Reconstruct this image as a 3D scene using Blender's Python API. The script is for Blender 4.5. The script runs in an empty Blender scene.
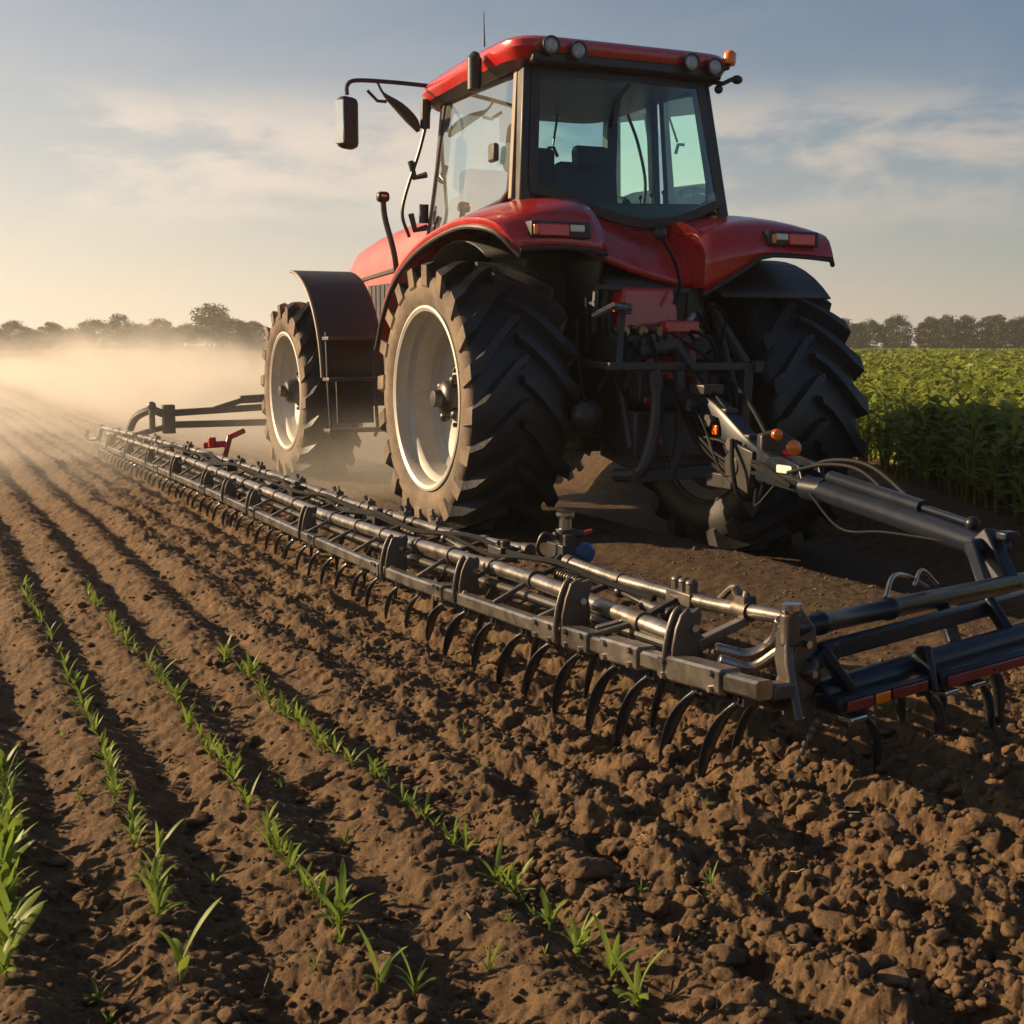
import bpy, math, random
import numpy as np
from mathutils import Vector, Matrix

rng = np.random.default_rng(7)
random.seed(7)
R = math.radians
S = bpy.context.scene
COL = S.collection

# ------------------------------------------------------------------ camera
CAM_H = 1.36
FPX = 1320.0
pitch = math.atan(167.0 / FPX)
yaw = math.atan(612.0 / math.hypot(FPX, 167.0))
cam = bpy.data.cameras.new('camera')
cam.sensor_width = 36.0
cam.lens = FPX / 1024.0 * 36.0
cam.clip_start = 0.05
cam.clip_end = 6000
cam.dof.use_dof = True
cam.dof.focus_distance = 7.5
cam.dof.aperture_fstop = 14.0
camo = bpy.data.objects.new('camera', cam)
COL.objects.link(camo)
camo.location = (0, 0, CAM_H)
fw = Vector((math.sin(yaw) * math.cos(pitch), math.cos(yaw) * math.cos(pitch), -math.sin(pitch)))
rt = Vector((math.cos(yaw), -math.sin(yaw), 0))
up = rt.cross(fw)
camo.rotation_euler = Matrix((rt, up, -fw)).transposed().to_euler()
S.camera = camo

# ------------------------------------------------------------------ light
SUN_EL = R(21.0)
SUN_AZ = R(-50.0)          # measured from +Y, negative towards -X (left)
sun_dir = Vector((math.sin(SUN_AZ) * math.cos(SUN_EL), math.cos(SUN_AZ) * math.cos(SUN_EL), math.sin(SUN_EL)))
sl = bpy.data.lights.new('sun', 'SUN')
sl.energy = 5.0
sl.angle = R(0.6)
sl.color = (1.0, 0.72, 0.42)
so = bpy.data.objects.new('sun', sl)
COL.objects.link(so)
so.rotation_euler = sun_dir.to_track_quat('Z', 'Y').to_euler()

W = bpy.data.worlds.new('World')
S.world = W
W.use_nodes = True
wn = W.node_tree.nodes
wl = W.node_tree.links
wn.clear()
wo = wn.new('ShaderNodeOutputWorld')
bg = wn.new('ShaderNodeBackground')
sky = wn.new('ShaderNodeTexSky')
sky.sky_type = 'NISHITA'
sky.sun_disc = False
sky.sun_elevation = SUN_EL
sky.sun_rotation = SUN_AZ
sky.altitude = 50
sky.air_density = 1.0
sky.dust_density = 0.7
sky.ozone_density = 2.2
bg.inputs['Strength'].default_value = 0.064


def wmath(op, a, b=None, clamp=False):
    n = wn.new('ShaderNodeMath')
    n.operation = op
    n.use_clamp = clamp
    for i, v in enumerate((a, b)):
        if v is None:
            continue
        if isinstance(v, (int, float)):
            n.inputs[i].default_value = v
        else:
            wl.new(v, n.inputs[i])
    return n.outputs[0]


tc = wn.new('ShaderNodeTexCoord')
sep = wn.new('ShaderNodeSeparateXYZ')
wl.new(tc.outputs['Generated'], sep.inputs[0])
mp = wn.new('ShaderNodeMapping')
mp.inputs['Scale'].default_value = (3.6, 3.6, 11.0)
mp.inputs['Location'].default_value = (2.1, 5.4, 0.9)
wl.new(tc.outputs['Generated'], mp.inputs[0])
n1 = wn.new('ShaderNodeTexNoise')
n1.inputs['Scale'].default_value = 2.0
n1.inputs['Detail'].default_value = 8.0
n1.inputs['Roughness'].default_value = 0.56
n1.inputs['Distortion'].default_value = 0.2
wl.new(mp.outputs[0], n1.inputs['Vector'])
ramp = wn.new('ShaderNodeMapRange')
ramp.interpolation_type = 'SMOOTHSTEP'
ramp.inputs['From Min'].default_value = 0.42
ramp.inputs['From Max'].default_value = 0.60
wl.new(n1.outputs['Fac'], ramp.inputs['Value'])
bandl = wn.new('ShaderNodeMapRange')
bandl.interpolation_type = 'SMOOTHSTEP'
bandl.inputs['From Min'].default_value = 0.06
bandl.inputs['From Max'].default_value = 0.125
wl.new(sep.outputs['Z'], bandl.inputs['Value'])
bandh = wn.new('ShaderNodeMapRange')
bandh.interpolation_type = 'SMOOTHSTEP'
bandh.inputs['From Min'].default_value = 0.145
bandh.inputs['From Max'].default_value = 0.195
bandh.inputs['To Min'].default_value = 1.0
bandh.inputs['To Max'].default_value = 0.06
wl.new(sep.outputs['Z'], bandh.inputs['Value'])
cm = wmath('MULTIPLY', wmath('MULTIPLY', ramp.outputs[0], bandl.outputs[0]), bandh.outputs[0])
cm = wmath('MULTIPLY', cm, 0.72)
cmix = wn.new('ShaderNodeMix')
cmix.data_type = 'RGBA'
wl.new(cm, cmix.inputs['Factor'])
# warm evening haze low in the sky, brighter towards the sun
dotn = wn.new('ShaderNodeVectorMath')
dotn.operation = 'DOT_PRODUCT'
wl.new(tc.outputs['Generated'], dotn.inputs[0])
dotn.inputs[1].default_value = (math.sin(SUN_AZ), math.cos(SUN_AZ), 0)
glow = wn.new('ShaderNodeMapRange')
glow.inputs['From Min'].default_value = -0.20
glow.inputs['From Max'].default_value = 0.60
wl.new(dotn.outputs['Value'], glow.inputs['Value'])
hcol = wn.new('ShaderNodeMix')
hcol.data_type = 'RGBA'
wl.new(glow.outputs[0], hcol.inputs['Factor'])
hcol.inputs['A'].default_value = (4.4, 3.85, 3.3, 1)
hcol.inputs['B'].default_value = (9.4, 7.7, 5.8, 1)
hexp = wmath('SUBTRACT', wmath('MULTIPLY', glow.outputs[0], 4.3), 9.0)
hf = wmath('POWER', 2.71828, wmath('MULTIPLY', wmath('ABSOLUTE', sep.outputs['Z']), hexp))
hf = wmath('MAXIMUM', wmath('MULTIPLY', hf, 0.97), wmath('MULTIPLY', glow.outputs[0], 0.22))
hmix = wn.new('ShaderNodeMix')
hmix.data_type = 'RGBA'
wl.new(hf, hmix.inputs['Factor'])
smul = wn.new('ShaderNodeMix')
smul.data_type = 'RGBA'
smul.blend_type = 'MULTIPLY'
smul.inputs['Factor'].default_value = 1.0
wl.new(sky.outputs[0], smul.inputs['A'])
smul.inputs['B'].default_value = (0.42, 0.61, 0.70, 1)
wl.new(smul.outputs['Result'], hmix.inputs['A'])
wl.new(hcol.outputs['Result'], hmix.inputs['B'])
wl.new(hmix.outputs['Result'], cmix.inputs['A'])
ccol = wn.new('ShaderNodeMix')
ccol.data_type = 'RGBA'
wl.new(glow.outputs[0], ccol.inputs['Factor'])
ccol.inputs['A'].default_value = (4.7, 4.1, 3.6, 1)
ccol.inputs['B'].default_value = (8.8, 7.3, 5.8, 1)
wl.new(ccol.outputs['Result'], cmix.inputs['B'])
wl.new(cmix.outputs['Result'], bg.inputs['Color'])
wl.new(bg.outputs[0], wo.inputs['Surface'])

S.view_settings.view_transform = 'Standard'
S.view_settings.look = 'None'
S.view_settings.exposure = 0.88
S.view_settings.gamma = 1.0
S.cycles.use_denoising = True
S.cycles.max_bounces = 8
S.cycles.transparent_max_bounces = 16
S.cycles.volume_bounces = 1
S.cycles.volume_step_rate = 1.0
S.cycles.volume_max_steps = 128
S.cycles.use_adaptive_sampling = True
S.cycles.sample_clamp_indirect = 4.0

# ------------------------------------------------------------------ materials
MATS = {}


def base_mat(name):
    m = bpy.data.materials.new(name)
    m.use_nodes = True
    nt = m.node_tree
    return m, nt, nt.nodes['Principled BSDF']


def pm(name, col, rough=0.5, metal=0.0, var=0.12, dust=0.0, dust_col=(0.27, 0.19, 0.12), bump=0.05, scale=9.0, coat=0.0, spec=0.5, upw=0.5):
    """Painted / metal / rubber surface with tonal variation, settled dust and fine bump."""
    m, nt, b = base_mat(name)
    N, L = nt.nodes, nt.links
    t = N.new('ShaderNodeTexCoord')
    a = N.new('ShaderNodeTexNoise')
    a.inputs['Scale'].default_value = scale
    a.inputs['Detail'].default_value = 6
    a.inputs['Roughness'].default_value = 0.65
    L.new(t.outputs['Object'], a.inputs['Vector'])
    hs = N.new('ShaderNodeMapRange')
    hs.inputs['From Min'].default_value = 0.3
    hs.inputs['From Max'].default_value = 0.7
    hs.inputs['To Min'].default_value = 1 - var
    hs.inputs['To Max'].default_value = 1 + var
    L.new(a.outputs['Fac'], hs.inputs['Value'])
    mul = N.new('ShaderNodeMix')
    mul.data_type = 'RGBA'
    mul.blend_type = 'MULTIPLY'
    mul.inputs['Factor'].default_value = 1
    mul.inputs['A'].default_value = (*col, 1)
    L.new(hs.outputs[0], mul.inputs['B'])
    out = mul.outputs['Result']
    rr = N.new('ShaderNodeMapRange')
    rr.inputs['To Min'].default_value = max(0.03, rough - 0.12)
    rr.inputs['To Max'].default_value = min(1, rough + 0.12)
    L.new(a.outputs['Fac'], rr.inputs['Value'])
    rout = rr.outputs[0]
    if dust > 0:
        d = N.new('ShaderNodeTexNoise')
        d.inputs['Scale'].default_value = 3.3
        d.inputs['Detail'].default_value = 9
        d.inputs['Roughness'].default_value = 0.7
        L.new(t.outputs['Object'], d.inputs['Vector'])
        g = N.new('ShaderNodeNewGeometry')
        sx = N.new('ShaderNodeSeparateXYZ')
        L.new(g.outputs['Normal'], sx.inputs[0])
        u = N.new('ShaderNodeMapRange')
        u.inputs['From Min'].default_value = -0.4
        u.inputs['From Max'].default_value = 1.0
        u.inputs['To Min'].default_value = 1 - upw
        u.inputs['To Max'].default_value = 1.0
        L.new(sx.outputs['Z'], u.inputs['Value'])
        f = N.new('ShaderNodeMapRange')
        f.inputs['From Min'].default_value = 0.36
        f.inputs['From Max'].default_value = 0.72
        f.inputs['To Min'].default_value = dust * 0.25
        f.inputs['To Max'].default_value = min(1.0, dust * 1.5)
        L.new(d.outputs['Fac'], f.inputs['Value'])
        ff = N.new('ShaderNodeMath')
        ff.operation = 'MULTIPLY'
        ff.use_clamp = True
        L.new(u.outputs[0], ff.inputs[0])
        L.new(f.outputs[0], ff.inputs[1])
        mx = N.new('ShaderNodeMix')
        mx.data_type = 'RGBA'
        L.new(ff.outputs[0], mx.inputs['Factor'])
        L.new(out, mx.inputs['A'])
        mx.inputs['B'].default_value = (*dust_col, 1)
        out = mx.outputs['Result']
        r2 = N.new('ShaderNodeMix')
        r2.data_type = 'FLOAT'
        L.new(ff.outputs[0], r2.inputs['Factor'])
        L.new(rout, r2.inputs['A'])
        r2.inputs['B'].default_value = 0.9
        rout = r2.outputs['Result']
        if metal > 0:
            m2 = N.new('ShaderNodeMix')
            m2.data_type = 'FLOAT'
            L.new(ff.outputs[0], m2.inputs['Factor'])
            m2.inputs['A'].default_value = metal
            m2.inputs['B'].default_value = 0.0
            L.new(m2.outputs['Result'], b.inputs['Metallic'])
    L.new(out, b.inputs['Base Color'])
    L.new(rout, b.inputs['Roughness'])
    if not (dust > 0 and metal > 0):
        b.inputs['Metallic'].default_value = metal
    b.inputs['Specular IOR Level'].default_value = spec
    b.inputs['Coat Weight'].default_value = coat
    b.inputs['Coat Roughness'].default_value = 0.12
    if bump > 0:
        n = N.new('ShaderNodeTexNoise')
        n.inputs['Scale'].default_value = scale * 7
        n.inputs['Detail'].default_value = 4
        L.new(t.outputs['Object'], n.inputs['Vector'])
        bp = N.new('ShaderNodeBump')
        bp.inputs['Strength'].default_value = bump
        bp.inputs['Distance'].default_value = 0.02
        L.new(n.outputs['Fac'], bp.inputs['Height'])
        L.new(bp.outputs[0], b.inputs['Normal'])
    MATS[name] = m
    return m


red = pm('red_paint', (0.48, 0.010, 0.011), 0.24, 0, 0.10, 0.09, bump=0.01, coat=0.7)
hoodred = pm('hood_red_paint', (0.50, 0.035, 0.018), 0.35, 0, 0.10, 0.22, bump=0.015, coat=0.4)
black = pm('black_paint', (0.014, 0.015, 0.017), 0.38, 0, 0.2, 0.10, bump=0.03)
satin = pm('satin_black_plastic', (0.022, 0.024, 0.028), 0.5, 0, 0.2, 0.08, bump=0.05)
steelblue = pm('blue_black_painted_steel', (0.006, 0.011, 0.021), 0.34, 0.0, 0.2, 0.02, bump=0.008, coat=0.0, spec=0.3)
steel = pm('worn_steel', (0.30, 0.275, 0.25), 0.22, 0.95, 0.35, 0.18, bump=0.05)
darksteel = pm('dark_steel', (0.085, 0.08, 0.078), 0.36, 0.75, 0.3, 0.25, bump=0.06)
tinesteel = pm('tine_steel', (0.055, 0.060, 0.070), 0.20, 0.6, 0.3, 0.04, bump=0.05)
chrome = pm('bright_steel', (0.62, 0.61, 0.6), 0.16, 1.0, 0.1, 0.05, bump=0.01)
rubber = pm('tread_rubber', (0.022, 0.023, 0.026), 0.42, 0, 0.3, 0.10, (0.10, 0.075, 0.055), bump=0.18, scale=7, upw=0.3)
sidewall = pm('dusty_sidewall_rubber', (0.045, 0.037, 0.030), 0.85, 0, 0.4, 0.58, (0.28, 0.20, 0.135), bump=0.2, scale=7, upw=0.0)
rimpaint = pm('rim_paint', (0.42, 0.41, 0.39), 0.38, 0.25, 0.12, 0.34, (0.36, 0.28, 0.19), bump=0.02, upw=0.2)
hosemat = pm('hose_rubber', (0.010, 0.010, 0.011), 0.6, 0, 0.2, 0.0, bump=0.03, spec=0.1)
seatmat = pm('seat_fabric', (0.030, 0.032, 0.036), 0.85, 0, 0.15, 0, bump=0.1)
trimmat = pm('cab_trim', (0.05, 0.053, 0.056), 0.7, 0, 0.1, 0, bump=0.03)
beige = pm('dusty_pillar_paint', (0.20, 0.16, 0.12), 0.5, 0, 0.2, 0.35, bump=0.03)
orange = pm('amber_lens', (0.85, 0.19, 0.01), 0.18, 0, 0.1, 0, bump=0.0, coat=0.6)
reflred = pm('red_reflector', (0.20, 0.008, 0.007), 0.25, 0, 0.3, 0.15, bump=0.02)
redlens = pm('red_lens', (0.75, 0.010, 0.014), 0.15, 0, 0.1, 0, bump=0.0, coat=0.6)
whitelens = pm('pale_lens', (0.72, 0.70, 0.58), 0.15, 0, 0.1, 0.05, bump=0.0, coat=0.6)
lamplens = pm('lamp_lens', (0.42, 0.44, 0.46), 0.12, 0.3, 0.5, 0.05, bump=0.3, scale=30)
bark = pm('bark', (0.07, 0.055, 0.042), 0.9, 0, 0.3, 0, bump=0.3)
bluemat = pm('blue_plastic', (0.03, 0.10, 0.22), 0.35, 0, 0.1, 0.1, bump=0.02)
mirrorg = pm('mirror_glass', (0.75, 0.75, 0.7), 0.05, 1.0, 0.05, 0.0, bump=0.0)


def glass(name, tint, refl=1.0, dustw=0.0, dustc=(0.6, 0.55, 0.45)):
    m = bpy.data.materials.new(name)
    m.use_nodes = True
    N, L = m.node_tree.nodes, m.node_tree.links
    N.clear()
    o = N.new('ShaderNodeOutputMaterial')
    tr = N.new('ShaderNodeBsdfTransparent')
    tr.inputs[0].default_value = (*tint, 1)
    gl = N.new('ShaderNodeBsdfGlossy')
    gl.inputs['Roughness'].default_value = 0.015
    gl.inputs['Color'].default_value = (0.9, 0.95, 0.95, 1)
    fr = N.new('ShaderNodeFresnel')
    fr.inputs['IOR'].default_value = 1.5
    mu = N.new('ShaderNodeMath')
    mu.operation = 'MULTIPLY'
    mu.use_clamp = True
    mu.inputs[1].default_value = refl
    L.new(fr.outputs[0], mu.inputs[0])
    mx = N.new('ShaderNodeMixShader')
    L.new(mu.outputs[0], mx.inputs[0])
    L.new(tr.outputs[0], mx.inputs[1])
    L.new(gl.outputs[0], mx.inputs[2])
    last = mx.outputs[0]
    if dustw > 0:
        df = N.new('ShaderNodeBsdfDiffuse')
        df.inputs[0].default_value = (*dustc, 1)
        t = N.new('ShaderNodeTexCoord')
        nz = N.new('ShaderNodeTexNoise')
        nz.inputs['Scale'].default_value = 2.2
        nz.inputs['Detail'].default_value = 6
        L.new(t.outputs['Object'], nz.inputs['Vector'])
        mr = N.new('ShaderNodeMapRange')
        mr.inputs['From Min'].default_value = 0.3
        mr.inputs['From Max'].default_value = 0.75
        mr.inputs['To Min'].default_value = dustw * 0.55
        mr.inputs['To Max'].default_value = dustw * 1.4
        L.new(nz.outputs['Fac'], mr.inputs['Value'])
        m2 = N.new('ShaderNodeMixShader')
        L.new(mr.outputs[0], m2.inputs[0])
        L.new(last, m2.inputs[1])
        L.new(df.outputs[0], m2.inputs[2])
        last = m2.outputs[0]
    L.new(last, o.inputs['Surface'])
    return m


rearglass = glass('tinted_rear_glass', (0.58, 0.80, 0.82), 0.7, 0.01, (0.3, 0.35, 0.36))
sideglass = glass('dusty_side_glass', (0.66, 0.74, 0.70), 0.6, 0.20, (0.36, 0.35, 0.30))
clearglass = glass('cab_glass', (0.76, 0.97, 0.95), 0.8, 0.02)


def leafmat(name, c1, c2, trans=0.35):
    m, nt, b = base_mat(name)
    N, L = nt.nodes, nt.links
    g = N.new('ShaderNodeNewGeometry')
    t = N.new('ShaderNodeTexCoord')
    nz = N.new('ShaderNodeTexNoise')
    nz.inputs['Scale'].default_value = 1.3
    L.new(g.outputs['Position'], nz.inputs['Vector'])
    ad = N.new('ShaderNodeMath')
    ad.operation = 'MULTIPLY_ADD'
    L.new(g.outputs['Random Per Island'], ad.inputs[0])
    ad.inputs[1].default_value = 0.6
    mr = N.new('ShaderNodeMapRange')
    mr.inputs['From Min'].default_value = 0.3
    mr.inputs['From Max'].default_value = 0.7
    mr.inputs['To Max'].default_value = 0.4
    L.new(nz.outputs['Fac'], mr.inputs['Value'])
    L.new(mr.outputs[0], ad.inputs[2])
    mx = N.new('ShaderNodeMix')
    mx.data_type = 'RGBA'
    L.new(ad.outputs[0], mx.inputs['Factor'])
    mx.inputs['A'].default_value = (*c1, 1)
    mx.inputs['B'].default_value = (*c2, 1)
    L.new(mx.outputs['Result'], b.inputs['Base Color'])
    b.inputs['Roughness'].default_value = 0.5
    b.inputs['Specular IOR Level'].default_value = 0.35
    tl = N.new('ShaderNodeBsdfTranslucent')
    L.new(mx.outputs['Result'], tl.inputs['Color'])
    ms = N.new('ShaderNodeMixShader')
    ms.inputs[0].default_value = trans
    L.new(b.outputs[0], ms.inputs[1])
    L.new(tl.outputs[0], ms.inputs[2])
    L.new(ms.outputs[0], nt.nodes['Material Output'].inputs['Surface'])
    return m


seedleaf = leafmat('seedling_leaf', (0.13, 0.21, 0.028), (0.28, 0.34, 0.055), 0.45)
cropleaf = leafmat('crop_leaf', (0.105, 0.155, 0.022), (0.33, 0.35, 0.058), 0.48)
treeleaf = leafmat('tree_leaf', (0.032, 0.055, 0.016), (0.090, 0.110, 0.032), 0.2)


def soilmat(name, c1, c2, c3, bumpd=0.012, fine=1.0, painted_shade=False):
    m, nt, b = base_mat(name)
    N, L = nt.nodes, nt.links
    g = N.new('ShaderNodeNewGeometry')

    def noise(sc, det, ro):
        n = N.new('ShaderNodeTexNoise')
        n.inputs['Scale'].default_value = sc
        n.inputs['Detail'].default_value = det
        n.inputs['Roughness'].default_value = ro
        L.new(g.outputs['Position'], n.inputs['Vector'])
        return n
    big = noise(1.1, 5, 0.6)
    med = noise(14, 7, 0.7)
    mx = N.new('ShaderNodeMix')
    mx.data_type = 'RGBA'
    mr = N.new('ShaderNodeMapRange')
    mr.inputs['From Min'].default_value = 0.35
    mr.inputs['From Max'].default_value = 0.68
    L.new(med.outputs['Fac'], mr.inputs['Value'])
    L.new(mr.outputs[0], mx.inputs['Factor'])
    mx.inputs['A'].default_value = (*c1, 1)
    mx.inputs['B'].default_value = (*c2, 1)
    mx2 = N.new('ShaderNodeMix')
    mx2.data_type = 'RGBA'
    mr2 = N.new('ShaderNodeMapRange')
    mr2.inputs['From Min'].default_value = 0.45
    mr2.inputs['From Max'].default_value = 0.75
    mr2.inputs['To Max'].default_value = 0.6
    L.new(big.outputs['Fac'], mr2.inputs['Value'])
    L.new(mr2.outputs[0], mx2.inputs['Factor'])
    L.new(mx.outputs['Result'], mx2.inputs['A'])
    mx2.inputs['B'].default_value = (*c3, 1)
    spk = noise(180 * fine, 4, 0.7)
    mr4 = N.new('ShaderNodeMapRange')
    mr4.inputs['From Min'].default_value = 0.35
    mr4.inputs['From Max'].default_value = 0.65
    mr4.inputs['To Min'].default_value = 0.72
    mr4.inputs['To Max'].default_value = 1.30
    L.new(spk.outputs['Fac'], mr4.inputs['Value'])
    mx4 = N.new('ShaderNodeMix')
    mx4.data_type = 'RGBA'
    mx4.blend_type = 'MULTIPLY'
    mx4.inputs['Factor'].default_value = 1.0
    L.new(mx2.outputs['Result'], mx4.inputs['A'])
    L.new(mr4.outputs[0], mx4.inputs['B'])
    colour = mx4.outputs['Result']
    if painted_shade:
        # the tractor's shade is painted into the soil colour under and behind it
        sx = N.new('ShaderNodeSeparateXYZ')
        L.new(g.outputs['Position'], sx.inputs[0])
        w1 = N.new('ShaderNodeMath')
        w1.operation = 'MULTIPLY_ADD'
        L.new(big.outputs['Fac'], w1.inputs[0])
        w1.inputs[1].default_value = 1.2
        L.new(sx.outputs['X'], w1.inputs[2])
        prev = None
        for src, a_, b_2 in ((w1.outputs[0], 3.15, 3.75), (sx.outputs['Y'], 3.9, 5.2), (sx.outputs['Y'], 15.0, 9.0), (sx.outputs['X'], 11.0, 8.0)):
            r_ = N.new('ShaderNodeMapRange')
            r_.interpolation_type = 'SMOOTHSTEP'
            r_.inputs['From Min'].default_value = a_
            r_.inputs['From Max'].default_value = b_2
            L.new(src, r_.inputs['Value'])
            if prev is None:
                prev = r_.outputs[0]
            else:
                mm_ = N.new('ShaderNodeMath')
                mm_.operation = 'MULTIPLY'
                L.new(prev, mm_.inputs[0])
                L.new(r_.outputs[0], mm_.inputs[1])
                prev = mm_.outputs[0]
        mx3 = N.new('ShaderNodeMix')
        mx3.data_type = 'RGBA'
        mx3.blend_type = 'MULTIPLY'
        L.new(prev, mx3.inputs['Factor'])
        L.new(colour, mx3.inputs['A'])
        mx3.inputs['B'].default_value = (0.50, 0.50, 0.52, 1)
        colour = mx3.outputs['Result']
    L.new(colour, b.inputs['Base Color'])
    b.inputs['Roughness'].default_value = 0.92
    b.inputs['Specular IOR Level'].default_value = 0.25
    fn = noise(70 * fine, 8, 0.75)
    mid = noise(22 * fine, 6, 0.65)
    b1 = N.new('ShaderNodeBump')
    b1.inputs['Strength'].default_value = 0.8
    b1.inputs['Distance'].default_value = bumpd * 1.6
    L.new(mid.outputs['Fac'], b1.inputs['Height'])
    b2 = N.new('ShaderNodeBump')
    b2.inputs['Strength'].default_value = 0.8
    b2.inputs['Distance'].default_value = bumpd * 0.8
    L.new(fn.outputs['Fac'], b2.inputs['Height'])
    L.new(b1.outputs[0], b2.inputs['Normal'])
    gr = noise(260 * fine, 6, 0.8)
    b3 = N.new('ShaderNodeBump')
    b3.inputs['Strength'].default_value = 0.7
    b3.inputs['Distance'].default_value = bumpd * 0.35
    L.new(gr.outputs['Fac'], b3.inputs['Height'])
    L.new(b2.outputs[0], b3.inputs['Normal'])
    L.new(b3.outputs[0], b.inputs['Normal'])
    return m


soil = soilmat('tilled_soil', (0.066, 0.040, 0.022), (0.20, 0.121, 0.060), (0.145, 0.089, 0.046), painted_shade=True)
clodmat = soilmat('clod_soil', (0.09, 0.055, 0.030), (0.21, 0.130, 0.067), (0.15, 0.094, 0.050), 0.010, 1.4)


# ------------------------------------------------------------------ mesh helpers
def V(*a):
    return np.array(a, float)


def unit(v):
    v = np.asarray(v, float)
    return v / (np.linalg.norm(v) + 1e-12)


ONE_PIECE = {'tyre', 'rim', 'hub', 'cab', 'vent', 'linking_plate', 'roof', 'tine', 'drag_chain'}


class MB:
    def __init__(self):
        self.v, self.f, self.m, self.p = [], [], [], []

    def add(self, vs, fs, mi=0):
        o = len(self.v)
        self.p.append((o, o + len(vs), len(self.f), len(self.f) + len(fs)))
        self.v.extend([tuple(map(float, p)) for p in vs])
        self.f.extend([tuple(i + o for i in q) for q in fs])
        self.m.extend([mi] * len(fs))
        return self

    def box(self, c, s, rot=None, mi=0, taper=1.0):
        h = np.array(s, float) / 2
        P = []
        for z in (-1, 1):
            k = taper if z > 0 else 1.0
            for x, y in ((-1, -1), (1, -1), (1, 1), (-1, 1)):
                P.append((x * h[0] * k, y * h[1] * k, z * h[2]))
        P = np.array(P)
        if rot is not None:
            P = P @ np.array(rot, float).T
        P += np.array(c, float)
        return self.add(P, [(3, 2, 1, 0), (4, 5, 6, 7), (0, 1, 5, 4), (1, 2, 6, 5), (2, 3, 7, 6), (3, 0, 4, 7)], mi)

    def bar(self, a, b, w, h, upv=(0, 0, 1), mi=0):
        a, b = np.array(a, float), np.array(b, float)
        d = unit(b - a)
        s = np.cross(d, upv)
        if np.linalg.norm(s) < 1e-4:
            s = np.cross(d, (1, 0, 0))
        s = unit(s)
        u = np.cross(s, d)
        return self.box((a + b) / 2, (w, np.linalg.norm(b - a), h), np.array([s, d, u]).T, mi)

    def tube(self, pts, r, seg=10, caps=True, mi=0, flat=1.0, upv=None):
        pts = [np.array(p, float) for p in pts]
        n = len(pts)
        rs = [r] * n if np.isscalar(r) else list(r)
        T = []
        for i in range(n):
            T.append(unit(pts[min(i + 1, n - 1)] - pts[max(i - 1, 0)]))
        u = np.cross(T[0], (0, 0, 1)) if upv is None else np.array(upv, float)
        if np.linalg.norm(u) < 1e-3:
            u = np.array([1.0, 0, 0])
        u = unit(u)
        vs, fs = [], []
        for i in range(n):
            u = unit(u - T[i] * np.dot(u, T[i]))
            w = np.cross(T[i], u)
            for k in range(seg):
                a = 2 * math.pi * k / seg
                vs.append(pts[i] + rs[i] * (math.cos(a) * u + math.sin(a) * w * flat))
        for i in range(n - 1):
            for k in range(seg):
                k2 = (k + 1) % seg
                fs.append((i * seg + k, i * seg + k2, (i + 1) * seg + k2, (i + 1) * seg + k))
        if caps:
            fs.append(tuple(range(seg - 1, -1, -1)))
            fs.append(tuple((n - 1) * seg + k for k in range(seg)))
        return self.add(vs, fs, mi)

    def lathe(self, prof, c, axis=(1, 0, 0), seg=48, mi=0, mids=None):
        """prof: (radius, offset along axis)"""
        ax = unit(axis)
        u = unit(np.cross(ax, (0, 0, 1)) if abs(ax[2]) < 0.9 else np.cross(ax, (1, 0, 0)))
        w = np.cross(ax, u)
        c = np.array(c, float)
        vs = []
        for r_, d in prof:
            for k in range(seg):
                a = 2 * math.pi * k / seg
                vs.append(c + ax * d + max(r_, 1e-4) * (math.cos(a) * u + math.sin(a) * w))
        o = len(self.v)
        self.p.append((o, o + len(vs), len(self.f), len(self.f) + (len(prof) - 1) * seg))
        self.v.extend([tuple(map(float, p)) for p in vs])
        for i in range(len(prof) - 1):
            for k in range(seg):
                k2 = (k + 1) % seg
                self.f.append((o + i * seg + k, o + i * seg + k2, o + (i + 1) * seg + k2, o + (i + 1) * seg + k))
                self.m.append(mids[i] if mids else mi)
        return self

    def prism(self, poly, a, b, c0, thick, mi=0):
        """poly of 2D points in axes a, b around c0, extruded by thick along a x b (both ways)"""
        a, b = unit(a), unit(b)
        n = np.cross(a, b)
        c0 = np.array(c0, float)
        k = len(poly)
        vs = [c0 + p[0] * a + p[1] * b + n * thick / 2 for p in poly] + [c0 + p[0] * a + p[1] * b - n * thick / 2 for p in poly]
        fs = [tuple(range(k)), tuple(range(2 * k - 1, k - 1, -1))]
        for i in range(k):
            j = (i + 1) % k
            fs.append((i, i + k, j + k, j))
        return self.add(vs, fs, mi)

    def sheet(self, rows, mi=0):
        k = len(rows[0])
        vs = [p for r_ in rows for p in r_]
        fs = [(i * k + j, i * k + j + 1, (i + 1) * k + j + 1, (i + 1) * k + j) for i in range(len(rows) - 1) for j in range(k - 1)]
        return self.add(vs, fs, mi)

    def ball(self, c, r, seg=14, rings=8, mi=0):
        r = np.array([r] * 3 if np.isscalar(r) else r, float)
        vs, fs = [], []
        for i in range(rings + 1):
            th = math.pi * i / rings
            for k in range(seg):
                a = 2 * math.pi * k / seg
                vs.append(np.array(c, float) + r * np.array([math.sin(th) * math.cos(a), math.sin(th) * math.sin(a), math.cos(th)]))
        for i in range(rings):
            for k in range(seg):
                k2 = (k + 1) % seg
                fs.append((i * seg + k, (i + 1) * seg + k, (i + 1) * seg + k2, i * seg + k2))
        return self.add(vs, fs, mi)

    def cyl(self, a, b, r, seg=16, mi=0):
        return self.tube([a, b], r, seg, True, mi)

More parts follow.
